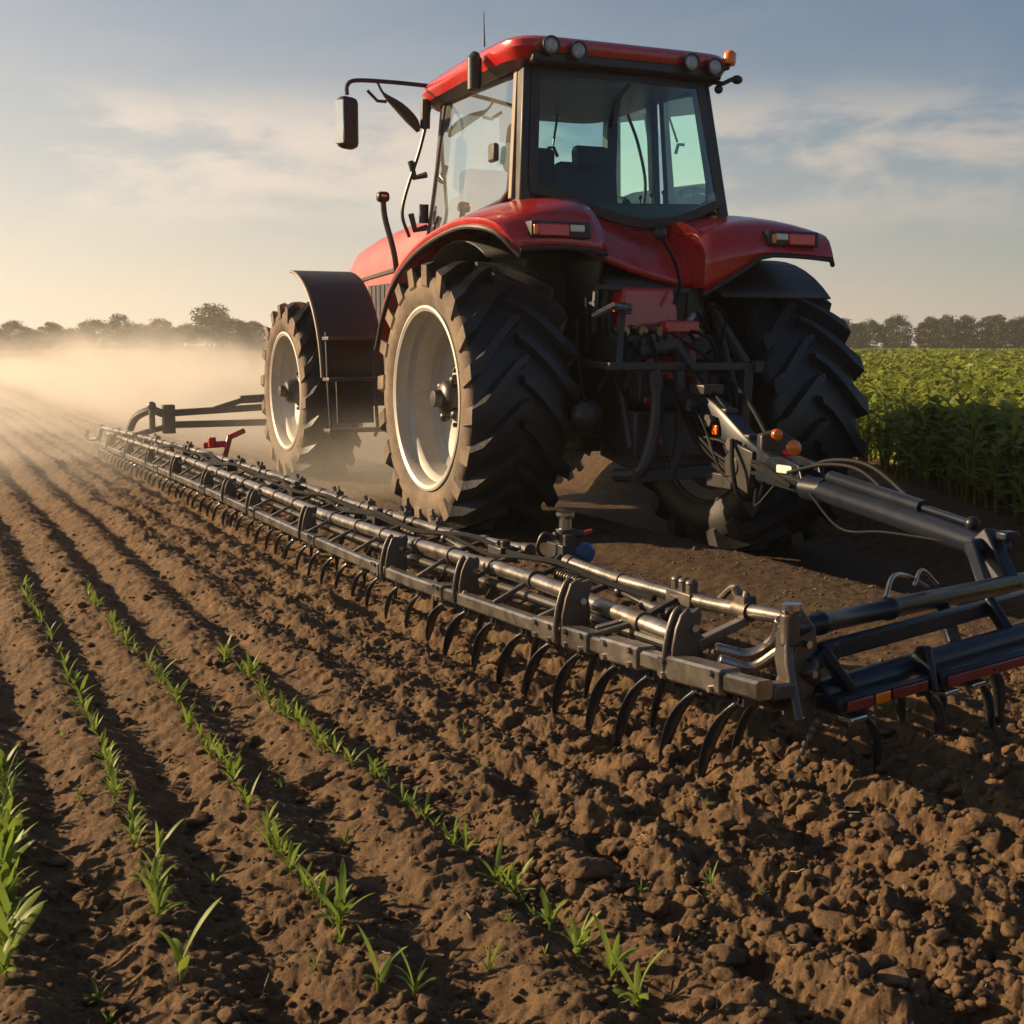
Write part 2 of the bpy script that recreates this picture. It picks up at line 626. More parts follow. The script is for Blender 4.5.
    def pieces(self, gap=0.012):
        # groups of primitives that touch one another
        if not self.p or sum(b - a for a, b, _, _ in self.p) != len(self.v):
            return [self]
        n = len(self.p)
        bb = []
        for a, b, _, _ in self.p:
            q_ = np.array(self.v[a:b])
            bb.append((q_.min(0) - gap / 2, q_.max(0) + gap / 2))
        par = list(range(n))

        def find(i):
            while par[i] != i:
                i = par[i]
            return i
        for i in range(n):
            for j in range(i):
                if (bb[i][0] <= bb[j][1]).all() and (bb[j][0] <= bb[i][1]).all():
                    par[find(i)] = find(j)
        out = {}
        for i in range(n):
            out.setdefault(find(i), []).append(i)
        if len(out) == 1 or len(out) > 9:
            return [self]
        res = []
        for ids in sorted(out.values(), key=lambda k: -sum(self.p[i][1] - self.p[i][0] for i in k)):
            mb = MB()
            for i in ids:
                a, b, c, d = self.p[i]
                mb.add(self.v[a:b], [tuple(k - a for k in f_) for f_ in self.f[c:d]])
                mb.m[-(d - c):] = self.m[c:d]
            res.append(mb)
        return res

    def build(self, name, mats, parent=None, *args, **kw):
        if parent is None or name in ONE_PIECE:
            return self._build(name, mats, parent, *args, **kw)
        obs = [p_._build(name, mats, parent, *args, **kw) for p_ in self.pieces()]
        return obs[0]

    def _build(self, name, mats, parent=None, off=None, smooth=35, bevel=0.0, solid=0.0, subsurf=0, label=None):
        me = bpy.data.meshes.new(name)
        off = np.zeros(3) if off is None else np.array(off, float)
        if parent is not None and off is not None and not off.any():
            off = WORLD_OFF.get(parent.name, np.zeros(3))
        me.from_pydata([tuple(np.array(p) - off) for p in self.v], [], self.f)
        if not isinstance(mats, (list, tuple)):
            mats = [mats]
        for m in mats:
            me.materials.append(m)
        if len(mats) > 1:
            me.polygons.foreach_set('material_index', self.m)
        me.validate()
        me.update()
        if smooth:
            me.polygons.foreach_set('use_smooth', [True] * len(me.polygons))
            me.set_sharp_from_angle(angle=R(smooth))
        o = bpy.data.objects.new(name, me)
        COL.objects.link(o)
        if parent is not None:
            o.parent = parent
            WORLD_OFF[o.name] = off
        elif off.any():
            o.location = tuple(off)
            WORLD_OFF[o.name] = off
        if solid:
            s = o.modifiers.new('solid', 'SOLIDIFY')
            s.thickness = solid
            s.offset = 0
        if subsurf:
            s = o.modifiers.new('sub', 'SUBSURF')
            s.levels = subsurf
            s.render_levels = subsurf
        if bevel:
            bv = o.modifiers.new('bevel', 'BEVEL')
            bv.width = bevel
            bv.segments = 2
            bv.limit_method = 'ANGLE'
            bv.angle_limit = R(40)
        if label:
            o['label'] = label
        return o


WORLD_OFF = {}


def tag(o, label=None, cat=None, group=None, kind=None):
    for k, v in (('label', label), ('category', cat), ('group', group), ('kind', kind)):
        if v:
            o[k] = v
    return o


def thing(name, loc, label, cat, group=None):
    o = bpy.data.objects.new(name, None)
    o.empty_display_size = 0.2
    COL.objects.link(o)
    o.location = loc
    WORLD_OFF[o.name] = np.array(loc, float)
    return tag(o, label, cat, group)


def catmull(pts, n=8):
    P = [np.array(p, float) for p in pts]
    P = [2 * P[0] - P[1]] + P + [2 * P[-1] - P[-2]]
    out = []
    for i in range(1, len(P) - 2):
        for k in range(n):
            t = k / n
            a, b, c, d = P[i - 1], P[i], P[i + 1], P[i + 2]
            out.append(0.5 * (2 * b + (c - a) * t + (2 * a - 5 * b + 4 * c - d) * t * t + (3 * b - a - 3 * c + d) * t ** 3))
    out.append(P[-2])
    return out


# ------------------------------------------------------------------ noise in numpy
def _hash(ix, iy, seed):
    h = (ix.astype(np.int64) * 374761393 + iy.astype(np.int64) * 668265263 + seed * 1442695041) & 0xFFFFFFFF
    h = ((h ^ (h >> 13)) * 1274126177) & 0xFFFFFFFF
    h = (h ^ (h >> 16)) & 0xFFFFFFFF
    return h / 4294967295.0


def perlin(x, y, seed=0):
    ix, iy = np.floor(x), np.floor(y)
    fx, fy = x - ix, y - iy

    def g(dx, dy):
        a = _hash(ix + dx, iy + dy, seed) * 2 * np.pi
        return np.cos(a) * (fx - dx) + np.sin(a) * (fy - dy)
    u = fx * fx * fx * (fx * (fx * 6 - 15) + 10)
    v = fy * fy * fy * (fy * (fy * 6 - 15) + 10)
    a = g(0, 0) * (1 - u) + g(1, 0) * u
    b = g(0, 1) * (1 - u) + g(1, 1) * u
    return (a * (1 - v) + b * v) * 1.5


def fbm(x, y, seed, octv=4, gain=0.5):
    o, a = 0, 1.0
    for i in range(octv):
        o = o + a * perlin(x * 2 ** i, y * 2 ** i, seed + i * 17)
        a *= gain
    return o


def lumps(x, y, cell, seed, prob=0.7, rmin=0.35, rmax=0.75):
    """height field of rounded clods, one per grid cell; returns 0..1"""
    X, Y = x / cell, y / cell
    ix, iy = np.floor(X), np.floor(Y)
    out = np.zeros_like(X)
    for dx in (-1, 0, 1):
        for dy in (-1, 0, 1):
            cx, cy = ix + dx, iy + dy
            px = cx + _hash(cx, cy, seed)
            py = cy + _hash(cx, cy, seed + 1)
            rr = rmin + (rmax - rmin) * _hash(cx, cy, seed + 2) ** 1.6
            on = _hash(cx, cy, seed + 3) < prob
            asp = 0.65 + 0.7 * _hash(cx, cy, seed + 4)
            d2 = (((X - px) * asp) ** 2 + ((Y - py) / asp) ** 2) / rr ** 2
            h = np.sqrt(np.clip(1 - d2, 0, 1)) * rr / rmax
            out = np.maximum(out, np.where(on, h, 0))
    return out


def sstep(a, b, x):
    t = np.clip((x - a) / (b - a), 0, 1)
    return t * t * (3 - 2 * t)


ROW0, ROWP = 0.155, 0.345


def ground_h(x, y, detail=True):
    x = np.asarray(x, float)
    y = np.asarray(y, float)
    wob = 0.035 * perlin(y * 0.5, x * 0.3, 3) + 0.02 * perlin(y * 2.1, x * 0.8, 5)
    rowmask = 1 - sstep(1.38, 1.75, x + 0.10 * perlin(y * 0.9, x * 0.0 + 2.2, 8))
    ph = (x + wob - ROW0) / ROWP * 2 * np.pi
    ridge = (0.5 + 0.5 * np.cos(ph)) ** 0.8
    near_amp = 0.066
    h = rowmask * near_amp * (ridge - 0.5)
    # worked strip by the implement and the loose clods on the right
    strip = sstep(1.3, 1.8, x) * (1 - sstep(2.9, 3.6, x))
    fur = 0.5 + 0.5 * np.cos((x + wob * 1.5) / 0.29 * 2 * np.pi)
    h = h + sstep(1.3, 1.8, x) * (1 - sstep(3.6, 4.2, x)) * (0.034 + 0.03 * (1 - sstep(3.2, 4.5, y))) * (fur - 0.5)
    h = h - 0.055 * np.exp(-((x - 2.33) / 0.30) ** 4) * sstep(3.2, 4.2, y)
    h = h - 0.06 * sstep(2.5, 2.8, x) * (1 - sstep(4.5, 5.0, x)) * np.exp(-((y - 3.33 - 0.2 * (x - 2.6)) / 0.32) ** 4)
    loose = sstep(1.3, 1.9, x + 0.25 * perlin(x * 0.7, y * 0.7, 77)) * (1 - sstep(3.3, 5.0, y)) * (1 - sstep(5.5, 8, x))
    # furrow that carries the right-hand wheels
    dip = sstep(4.9, 5.8, x) * (1 - sstep(7.1, 7.7, x)) * (1 - sstep(15, 19, y)) * sstep(3.9, 5.6, y)
    h = h - 0.36 * dip
    # compacted wheel tracks
    h = h - 0.05 * np.exp(-((x - 3.95) / 0.33) ** 4) * (1 - sstep(9.2, 10, y))
    bank = sstep(6.6, 8.2, x) * 0.05
    h = h + bank
    if detail:
        dist = np.hypot(x, y)
        fade = 1 - 0.7 * sstep(20, 60, dist)
        rough = 0.55 + 0.55 * strip + 0.3 * loose
        sm = 1 - 0.6 * sstep(3.0, 3.8, x) * sstep(3.6, 4.6, y)
        rough = rough * sm
        h = h + fade * rough * (0.024 * fbm(x * 3.1, y * 2.3, 11, 3) + 0.021 * fbm(x * 9, y * 12, 23, 4, 0.62))
        crumb = sstep(-0.25, 0.4, perlin(x * 2.2, y * 1.7, 41))
        l1 = lumps(x + 0.03 * perlin(x * 9, y * 9, 51), y + 0.03 * perlin(x * 9, y * 9, 52), 0.085, 61, 0.75)
        l2 = lumps(x, y, 0.036, 71, 0.7)
        l3 = lumps(x + 0.04 * perlin(x * 6, y * 6, 53), y + 0.04 * perlin(x * 6, y * 6, 54), 0.19, 81, 0.62)
        h = h + fade * sm * (0.019 * l1 * crumb * (0.7 + 0.25 * strip + 0.6 * loose) + 0.011 * l2 * (0.6 + 0.4 * crumb))
        h = h + loose * 0.034 * l3
        # sliced slabs on the ridge flanks (thin ledges running across the rows)
        h = h + rowmask * (0.3 + ridge) * 0.022 * np.abs(perlin(x * 6 + 0.5 * perlin(x * 4, y * 4, 93), y * 17, 91)) * fade
    return h


def np_mesh(name, verts, quads, mats, smooth=True):
    me = bpy.data.meshes.new(name)
    nv, nq, k = len(verts), len(quads), quads.shape[1]
    me.vertices.add(nv)
    me.vertices.foreach_set('co', np.ascontiguousarray(verts, np.float32).ravel())
    me.loops.add(nq * k)
    me.loops.foreach_set('vertex_index', np.ascontiguousarray(quads, np.int32).ravel())
    me.polygons.add(nq)
    me.polygons.foreach_set('loop_start', np.arange(0, nq * k, k, dtype=np.int32))
    if smooth:
        me.polygons.foreach_set('use_smooth', np.ones(nq, bool))
    me.update(calc_edges=True)
    for m in (mats if isinstance(mats, (list, tuple)) else [mats]):
        me.materials.append(m)
    o = bpy.data.objects.new(name, me)
    COL.objects.link(o)
    return o


# ------------------------------------------------------------------ ground: one sheet, fine near the viewer, reaching the horizon
ang = np.concatenate([np.radians(np.linspace(-180, -8, 60, endpoint=False)), np.radians(np.linspace(-8, 0, 50, endpoint=False)),
                      np.radians(np.linspace(0, 50, 760, endpoint=False)), np.radians(np.linspace(50, 180, 61))])
rad = [0.25]
while rad[-1] < 3000:
    r_ = rad[-1]
    rad.append(r_ * (1.0036 if 2.0 < r_ < 22 else (1.012 if r_ < 120 and r_ > 1.6 else 1.06)))
rad = np.array(rad)
A, RR = np.meshgrid(ang, rad)
GX, GY = RR * np.sin(A), RR * np.cos(A)
GZ = ground_h(GX, GY)
na, nr = len(ang), len(rad)
idx = np.arange(na * nr).reshape(nr, na)
q = np.stack([idx[:-1, :-1], idx[1:, :-1], idx[1:, 1:], idx[:-1, 1:]], -1).reshape(-1, 4)[:, ::-1]
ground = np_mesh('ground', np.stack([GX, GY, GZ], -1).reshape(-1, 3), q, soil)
tag(ground, 'tilled brown soil in long ridges and clods', None, None, 'structure')


# loose clods lying on the tilled soil
def icosphere(n):
    t = (1 + 5 ** 0.5) / 2
    v = [(-1, t, 0), (1, t, 0), (-1, -t, 0), (1, -t, 0), (0, -1, t), (0, 1, t), (0, -1, -t), (0, 1, -t), (t, 0, -1), (t, 0, 1), (-t, 0, -1), (-t, 0, 1)]
    f = [(0, 11, 5), (0, 5, 1), (0, 1, 7), (0, 7, 10), (0, 10, 11), (1, 5, 9), (5, 11, 4), (11, 10, 2), (10, 7, 6), (7, 1, 8), (3, 9, 4), (3, 4, 2), (3, 2, 6), (3, 6, 8), (3, 8, 9), (4, 9, 5), (2, 4, 11), (6, 2, 10), (8, 6, 7), (9, 8, 1)]
    v = [unit(p) for p in v]
    for _ in range(n):
        c, nf = {}, []

        def mid(a, b):
            k = (min(a, b), max(a, b))
            if k not in c:
                v.append(unit((v[a] + v[b]) / 2))
                c[k] = len(v) - 1
            return c[k]
        for a, b, d in f:
            x, y, z = mid(a, b), mid(b, d), mid(d, a)
            nf += [(a, x, z), (b, y, x), (d, z, y), (x, y, z)]
        f = nf
    return np.array(v), np.array(f)


def clods(spec):
    VV, FF, o = [], [], 0
    for n_sub, X, Y, sz in spec:
        iv, jf = icosphere(n_sub)
        Z0 = ground_h(np.array(X), np.array(Y))
        for x, y, s, z0 in zip(X, Y, sz, Z0):
            k = rng.normal(size=(5, 3)) * 2.0
            ph_ = rng.uniform(0, 6.28, 5)
            d = 1 + 0.13 * sum(np.sin(iv @ k[i] * (1 + 0.6 * i) + ph_[i]) / (1 + 0.35 * i) for i in range(5)) + rng.normal(0, 0.02, len(iv))
            if n_sub > 1:
                for _c in range(7):
                    pn = unit(rng.normal(size=3))
                    hh = iv @ pn * d
                    lim = rng.uniform(0.62, 0.85)
                    d = np.where(hh > lim, d * (lim + (hh - lim) * 0.12) / np.maximum(hh, 1e-3), d)
                d = d * (1 + rng.normal(0, 0.018, len(iv)))
            a = rng.uniform(0, 6.28)
            sc = s * np.array([rng.uniform(0.75, 1.3), rng.uniform(0.75, 1.3), rng.uniform(0.5, 0.9)])
            p = iv * d[:, None] * sc
            c_, s_ = math.cos(a), math.sin(a)
            p = p @ np.array([[c_, s_, 0], [-s_, c_, 0], [0, 0, 1]])
            tilt = rng.uniform(-0.5, 0.5)
            c_, s_ = math.cos(tilt), math.sin(tilt)
            p = p @ np.array([[1, 0, 0], [0, c_, s_], [0, -s_, c_]])
            p += np.array([x, y, z0 + s * 0.22])
            VV.append(p)
            FF.append(jf + o)
            o += len(iv)
    ob = np_mesh('soil_clods', np.concatenate(VV), np.concatenate(FF), clodmat)
    return tag(ob, 'crumbling brown clods scattered over the freshly tilled soil', None, None, 'stuff')


def scatter(n, fn):
    X, Y = [], []
    while len(X) < n:
        a = R(random.uniform(1, 50))
        r0, r1 = fn[0], fn[1]
        r_ = r0 * (r1 / r0) ** random.random()
        x, y = r_ * math.sin(a), r_ * math.cos(a)
        if random.random() < fn[2](x, y):
            X.append(x)
            Y.append(y)
    return X, Y


def dens(x, y):
    rowd = 0.35 if x < 1.35 else 1.0
    if x > 3.4 and y > 4.2:
        rowd = 0.12
    return rowd * (0.35 + 0.65 * (math.sin(x * 5.1 + 1.3 * math.sin(y * 3)) * math.sin(y * 4.3 + x) > -0.2))


bigx, bigy = scatter(120, (2.4, 6.0, lambda x, y: dens(x, y) * (1.0 if y < 3.9 else 0.25) * (1 if x > 1.45 else 0.1)))
medx, medy = scatter(1900, (2.3, 9, dens))
smx, smy = scatter(6500, (2.3, 12, lambda x, y: max(0.4, dens(x, y))))
crx, cry = scatter(9000, (2.3, 8, lambda x, y: max(0.6, dens(x, y))))
clods([(3, bigx, bigy, rng.uniform(0.022, 0.055, len(bigx)) * rng.uniform(0.7, 1, len(bigx))), (2, medx, medy, rng.uniform(0.009, 0.024, len(medx))), (1, smx, smy, rng.uniform(0.004, 0.010, len(smx))), (0, crx, cry, rng.uniform(0.0018, 0.0042, len(crx)))])



# bits of pale straw and dry root left on the surface
stx, sty = scatter(420, (2.3, 9, lambda x, y: 1.0))
stz = ground_h(np.array(stx), np.array(sty))
g = MB()
for x, y, z in zip(stx, sty, stz):
    a, l_ = random.uniform(0, 6.28), random.uniform(0.01, 0.045)
    dz = random.uniform(-0.2, 0.5) * l_
    p0 = V(x, y, z + 0.004)
    p2 = p0 + V(math.cos(a) * l_, math.sin(a) * l_, dz)
    g.tube([p0, (p0 + p2) / 2 + V(0, 0, l_ * random.uniform(-0.1, 0.2)), p2], random.uniform(0.0006, 0.0014), 4, False)
strawm = pm('straw', (0.36, 0.28, 0.17), 0.8, 0, 0.3, 0, bump=0)
tag(g.build('crop_residue', strawm), 'pale straw and root scraps lying on the tilled soil', None, None, 'stuff')
# ------------------------------------------------------------------ tractor
TX, TY = 5.21, 9.40
tractor = thing('tractor', (TX, TY, 0), 'large red farm tractor seen from behind with big dusty black tyres and glazed cab', 'tractor')


def make_tyre_mesh(cy, cz, x_out, width, Ro, rim_r, nl, lug_h, side):
    """side -1: outer face towards -X. Returns MB with tread (0) and sidewall (1)"""
    t = MB()
    s = -side  # direction from the outer face inwards along X
    Rc = Ro - lug_h
    k = Rc - rim_r
    prof = [(rim_r - 0.01, 0.10), (rim_r - 0.005, 0.05), (rim_r + 0.03 * k / 0.3, 0.035), (rim_r + 0.22 * k, 0.012), (rim_r + 0.5 * k, 0.0), (rim_r + 0.72 * k, 0.008),
            (rim_r + 0.86 * k, 0.032), (rim_r + 0.945 * k, 0.07), (Rc - 0.008, 0.15), (Rc, 0.28 * width / 0.82)]
    W_ = width
    full = prof + [(Rc + 0.006, W_ / 2)] + [(r_, W_ - d) for r_, d in reversed(prof)]
    mids = []
    for i in range(len(full) - 1):
        r_ = 0.5 * (full[i][0] + full[i + 1][0])
        mids.append(1 if r_ < rim_r + 0.90 * k else 0)
    t.lathe(full, (x_out, cy, cz), (s, 0, 0), 96, mids=mids)
    # chevron lugs
    xc = x_out + s * W_ / 2
    half = W_ / 2
    st = [-0.03, 0.06, 0.18, 0.30, 0.40, 0.455, 0.485]
    for sd in (-1, 1):
        for i in range(nl):
            th0 = 2 * math.pi * (i + (0.5 if sd > 0 else 0)) / nl
            jit = random.uniform(-0.006, 0.006)
            vs, fs = [], []
            for j, f in enumerate(st):
                w = f * 2 * half * 1.0
                u = max(0, f) / 0.485
                th = th0 + jit + 0.44 * u ** 1.15 * (1.03 / Ro)
                # carcass radius under this station and outward normal direction
                if f <= 0.40:
                    rb = Rc - 0.012
                    rtp = Ro - 0.012 * u * u
                    xo = sd * w
                    xt = sd * w
                elif f < 0.47:
                    rb = Rc - 0.05
                    rtp = Ro - 0.035
                    xo = sd * half * 0.90
                    xt = sd * half * 1.02
                else:
                    rb = Rc - 0.13
                    rtp = Rc - 0.10
                    xo = sd * half * 0.96
                    xt = sd * half * 1.03
                wb = (0.070 + 0.045 * u) * (Ro / 1.03)
                wt = (0.050 + 0.038 * u) * (Ro / 1.03)
                if j == 0:
                    wt *= 0.7
                for (rr_, xx, ww) in ((rb, xo, -wb), (rtp, xt, -wt), (rtp, xt, wt), (rb, xo, wb)):
                    a = th + ww / rr_ * 0.62
                    vs.append((xc + xx, cy + rr_ * math.cos(a), cz + rr_ * math.sin(a)))
            n = len(st)
            for j in range(n - 1):
                for q_ in range(3):
                    fs.append((j * 4 + q_, j * 4 + q_ + 1, (j + 1) * 4 + q_ + 1, (j + 1) * 4 + q_))
            fs.append((0, 1, 2, 3))
            fs.append((4 * n - 1, 4 * n - 2, 4 * n - 3, 4 * n - 4))
            if sd < 0:
                fs = [tuple(reversed(f_)) for f_ in fs]
            o = len(t.v)
            t.add(vs, fs, 0)
            # shoulder end faces (last two stations) carry dust
            for q_ in range(6):
                pass
            nf = len(fs)
            base = len(t.m) - nf
            for j in (n - 2, n - 3):
                for q_ in range(3):
                    t.m[base + j * 3 + q_] = 1 if j == n - 2 else 0
            t.m[-1] = 1
    return t


def make_wheel(cy, cz, x_out, width, Ro, rim_r, nl, lug_h, side, rear=True):
    s = -side
    w = thing_part('wheel')
    make_tyre_mesh(cy, cz, x_out, width, Ro, rim_r, nl, lug_h, side).build('tyre', [rubber, sidewall if side < 0 else rubber], w, smooth=38)
    r_ = rim_r
    m = MB()
    d = 0.36 if rear else 0.24
    prof = [(r_ - 0.02, 0.09), (r_ + 0.012, 0.045), (r_ + 0.012, 0.022), (r_ - 0.005, 0.018), (r_ - 0.03, 0.03), (r_ - 0.045, 0.06), (r_ - 0.05, 0.12), (r_ - 0.085, 0.145),
            (r_ - 0.095, 0.16), (r_ - 0.10, d - 0.06), (r_ - 0.135, d - 0.01), (r_ - 0.18, d), (r_ * 0.58, d + 0.035), (r_ * 0.50, d + 0.03), (r_ * 0.42, d - 0.015), (r_ * 0.36, d - 0.02), (0.0, d - 0.02)]
    m.lathe(prof, (x_out, cy, cz), (s, 0, 0), 72)
    # far side of the rim barrel
    m.lathe([(r_ - 0.10, d + 0.02), (r_ - 0.09, width - 0.12), (r_ + 0.0, width - 0.06), (r_ + 0.012, width - 0.03)], (x_out, cy, cz), (s, 0, 0), 72)
    m.build('rim', rimpaint, w, smooth=30)
    h = MB()
    h.lathe([(r_ * 0.27, d - 0.02), (r_ * 0.27, d - 0.07), (r_ * 0.22, d - 0.09), (r_ * 0.20, d - 0.17), (r_ * 0.16, d - 0.20), (r_ * 0.10, d - 0.21), (r_ * 0.09, d - 0.27), (0, d - 0.275)], (x_out, cy, cz), (s, 0, 0), 24)
    for i in range(10):
        a = 2 * math.pi * i / 10
        p = V(x_out + s * (d - 0.02), cy + r_ * 0.32 * math.cos(a), cz + r_ * 0.32 * math.sin(a))
        h.cyl(p, p - V(s * 0.055, 0, 0), 0.02, 6)
    if rear:
        for a0 in (0.5, 2.2, 3.9, 5.3):
            p = V(x_out + s * (d - 0.13), cy + r_ * 0.25 * math.cos(a0), cz + r_ * 0.25 * math.sin(a0))
            h.ball(p, 0.045, 10, 6)
    h.build('hub', black, w, bevel=0.004)
    return w


def thing_part(name, parent=None):
    o = bpy.data.objects.new(name, None)
    o.empty_display_size = 0.1
    COL.objects.link(o)
    o.parent = parent or tractor
    WORLD_OFF[o.name] = WORLD_OFF[o.parent.name]
    return o


make_wheel(9.40, 0.955, 3.57, 0.82, 1.035, 0.69, 20, 0.082, -1)
make_wheel(9.40, 0.76, 6.90, 0.86, 1.15, 0.70, 20, 0.088, 1)
make_wheel(13.45, 0.885, 3.57, 0.60, 0.92, 0.60, 18, 0.066, -1, False)
make_wheel(13.45, 0.70, 6.80, 0.60, 0.92, 0.585, 20, 0.055, 1, False)

# --- chassis
c = MB()
c.box((TX, 11.6, 1.02), (0.72, 4.6, 0.62))
c.box((TX, 9.3, 1.05), (0.86, 1.5, 0.78))
c.box((TX, 14.4, 1.15), (0.62, 1.6, 0.5))
c.lathe([(0, 0), (0.24, 0), (0.24, 0.3), (0.19, 0.38), (0.17, 1.55), (0.19, 1.6), (0.24, 1.68), (0.24, 1.98), (0, 1.98)], (TX - 0.99, 9.40, 0.97), (1, 0, 0), 24)
c.bar((TX - 1.2, 13.45, 0.85), (TX + 1.2, 13.45, 0.85), 0.24, 0.26)
c.box((TX - 0.55, 11.5, 0.78), (0.46, 1.9, 1.02))  # low side box added to block sun from the right rear tyre's inner face
c.box((TX + 0.55, 11.5, 0.85), (0.46, 1.9, 0.9))
c.build('chassis', satin, tractor, bevel=0.03)
c = MB()
c.box((TX - 0.03, 10.15, 1.80), (1.66, 1.9, 0.72))
c.box((TX, 8.98, 1.62), (0.9, 0.5, 0.5))
c.build('cab_base', satin, tractor, bevel=0.04)
c = MB()
c.prism([(9.02, 2.30), (8.86, 2.30), (8.64, 2.22), (8.50, 2.03), (8.52, 1.78), (8.74, 1.79), (8.95, 1.95), (9.03, 2.2)], (0, 1, 0), (0, 0, 1), (5.515, 0, 0), 0.02)
c.build('fender_side', red, tractor, bevel=0.005)

# --- hood
rows = []
for y, hw, zt, zb in ((11.1, 0.50, 2.66, 1.30), (12.0, 0.52, 2.66, 1.28), (13.0, 0.53, 2.63, 1.30), (14.0, 0.53, 2.56, 1.35), (14.7, 0.50, 2.47, 1.38), (15.05, 0.44, 2.36, 1.42), (15.2, 0.36, 2.20, 1.5)):
    ring = []
    for k in range(25):
        a = math.pi * (k / 24.0)
        cx, sz = math.cos(a), math.sin(a)
        x = hw * (abs(cx) ** 0.45) * (1 if cx >= 0 else -1)
        z = zb + (zt - zb) * (abs(sz) ** 0.42)
        ring.append((TX + x, y, z))
    rows.append(ring)
h = MB()
h.sheet(rows)
h.add(rows[-1], [tuple(range(25))])
hood = h.build('hood', hoodred, tractor, smooth=50)
for s in (-1, 1):
    g = MB()
    g.box((TX + s * 0.528, 13.42, 1.78), (0.02, 0.98, 0.44))
    for i in range(7):
        g.box((TX + s * 0.535, 13.0 + i * 0.14, 1.78), (0.02, 0.10, 0.42))
    g.build('vent', black, hood)
for s in (-1, 1):
    g = MB()
    g.prism([(12.9, 2.12), (14.9, 2.02), (14.9, 2.05), (12.9, 2.16)], (0, 1, 0), (0, 0, 1), (TX + s * 0.532, 0, 0), 0.012)
    g.build('trim_strip', black, hood)
# cowl between hood and windscreen
g = MB()
g.prism([(11.05, 1.4), (11.75, 1.4), (11.75, 2.55), (11.5, 2.70), (11.05, 2.74)], (0, 1, 0), (0, 0, 1), (TX, 0, 0), 1.10)
g.build('cowl', satin, tractor, bevel=0.05)
# --- front mudguards (arc over the rear of each front wheel)
for sx, x0, x1 in ((-1, 3.60, 4.22), (1, 6.82, 6.22)):
    zc = 0.885 if sx < 0 else 0.75
    rows = []
    for i in range(15):
        a = R(98 + (172 - 98) * i / 14)
        rr_ = 1.22 + 0.03 * math.sin(i / 14 * math.pi)
        rows.append([(x0 + (x1 - x0) * u, 13.32 + rr_ * math.cos(a) * (-1) * -1, zc + rr_ * math.sin(a)) for u in (0, 0.04, 0.25, 0.5, 0.75, 0.96, 1)])
    g = MB()
    g.sheet(rows)
    mg = g.build('front_mudguard', satin, tractor, solid=0.022, smooth=50)
    e = MB()
    e.tube([r_[0] for r_ in rows], 0.016, 8)
    e.build('edge_trim', beige, mg)
    e = MB()
    e.tube([(TX + sx * 0.9, 13.4, zc), (TX + sx * 1.15, 13.1, zc + 0.7), (0.5 * (x0 + x1), 12.9, zc + 1.14)], 0.03, 8)
    e.build('stay', black, mg)

# --- access steps on the left
st = MB()
xs0, xs1 = 3.64, 4.10
for x in (xs0, xs1):
    st.tube([(x, 12.08, 1.48), (x, 12.05, 1.0), (x, 11.98, 0.56), (x, 12.06, 0.50)], 0.018, 8)
st.bar((0.5 * (xs0 + xs1) + 0.05, 12.16, 1.42), (0.5 * (xs0 + xs1) + 0.05, 12.10, 0.62), 0.36, 0.03, (0, 1, 0))
stp = st.build('access_steps', black, tractor)
for z in (1.42, 1.04, 0.56):
    g = MB()
    g.box((0.5 * (xs0 + xs1), 12.0, z), (xs1 - xs0 + 0.08, 0.20, 0.035))
    g.build('tread', darksteel, stp, bevel=0.006)

# --- rear fenders
XO = [3.76, 3.80, 3.95, 4.22, 4.62, 4.70]
prof_o = [(11.0, 1.38), (10.78, 1.70), (10.5, 1.94), (10.1, 2.11), (9.67, 2.21), (9.2, 2.265), (8.85, 2.26), (8.60, 2.20), (8.47, 2.04)]
prof_m = [(11.02, 1.42), (10.85, 1.76), (10.6, 2.00), (10.2, 2.22), (9.7, 2.37), (9.2, 2.42), (8.85, 2.38), (8.58, 2.27), (8.44, 2.06)]
prof_i = [(11.05, 1.45), (10.9, 1.80), (10.65, 2.05), (10.2, 2.30), (9.7, 2.44), (9.2, 2.47), (8.88, 2.40), (8.64, 2.26), (8.50, 2.03)]
NA = 40


def resample(p, n):
    c_ = catmull([(0, a, b) for a, b in p], 8)
    c_ = np.array(c_)[:, 1:]
    d = np.concatenate([[0], np.cumsum(np.linalg.norm(np.diff(c_, axis=0), axis=1))])
    t = np.linspace(0, d[-1], n)
    return np.stack([np.interp(t, d, c_[:, 0]), np.interp(t, d, c_[:, 1])], 1)


po, pmid, pi_ = resample(prof_o, NA), resample(prof_m, NA), resample(prof_i, NA)


def fender_rows(mirror=False, drop=0.0):
    rows = []
    for k in range(NA):
        u = k / (NA - 1)
        row = []
        for j in range(11):
            w = j / 10.0
            # quadratic through outer, mid, inner
            a = po[k] * (1 - w) * (1 - 2 * w) + pmid[k] * 4 * w * (1 - w) + pi_[k] * w * (2 * w - 1)
            if mirror:
                a = a - np.array([0, 0.20 * w ** 2.5 * sstep(8.45, 8.9, a[0])])
            if not mirror:
                x_out = 3.76 + 0.20 * max(0, (u - 0.80) / 0.20) ** 2
                x = x_out + (4.66 - x_out) * w
            else:
                x_out = 6.70 - 0.05 * max(0, (u - 0.80) / 0.20) ** 2
                x = x_out + (5.50 - x_out) * w
            row.append((x, a[0], a[1] - drop))
        # rolled outer edge
        f0 = row[0]
        row = [(f0[0] - (0.004 if not mirror else -0.004), f0[1], f0[2] - 0.05)] + row
        rows.append(row)
    return rows


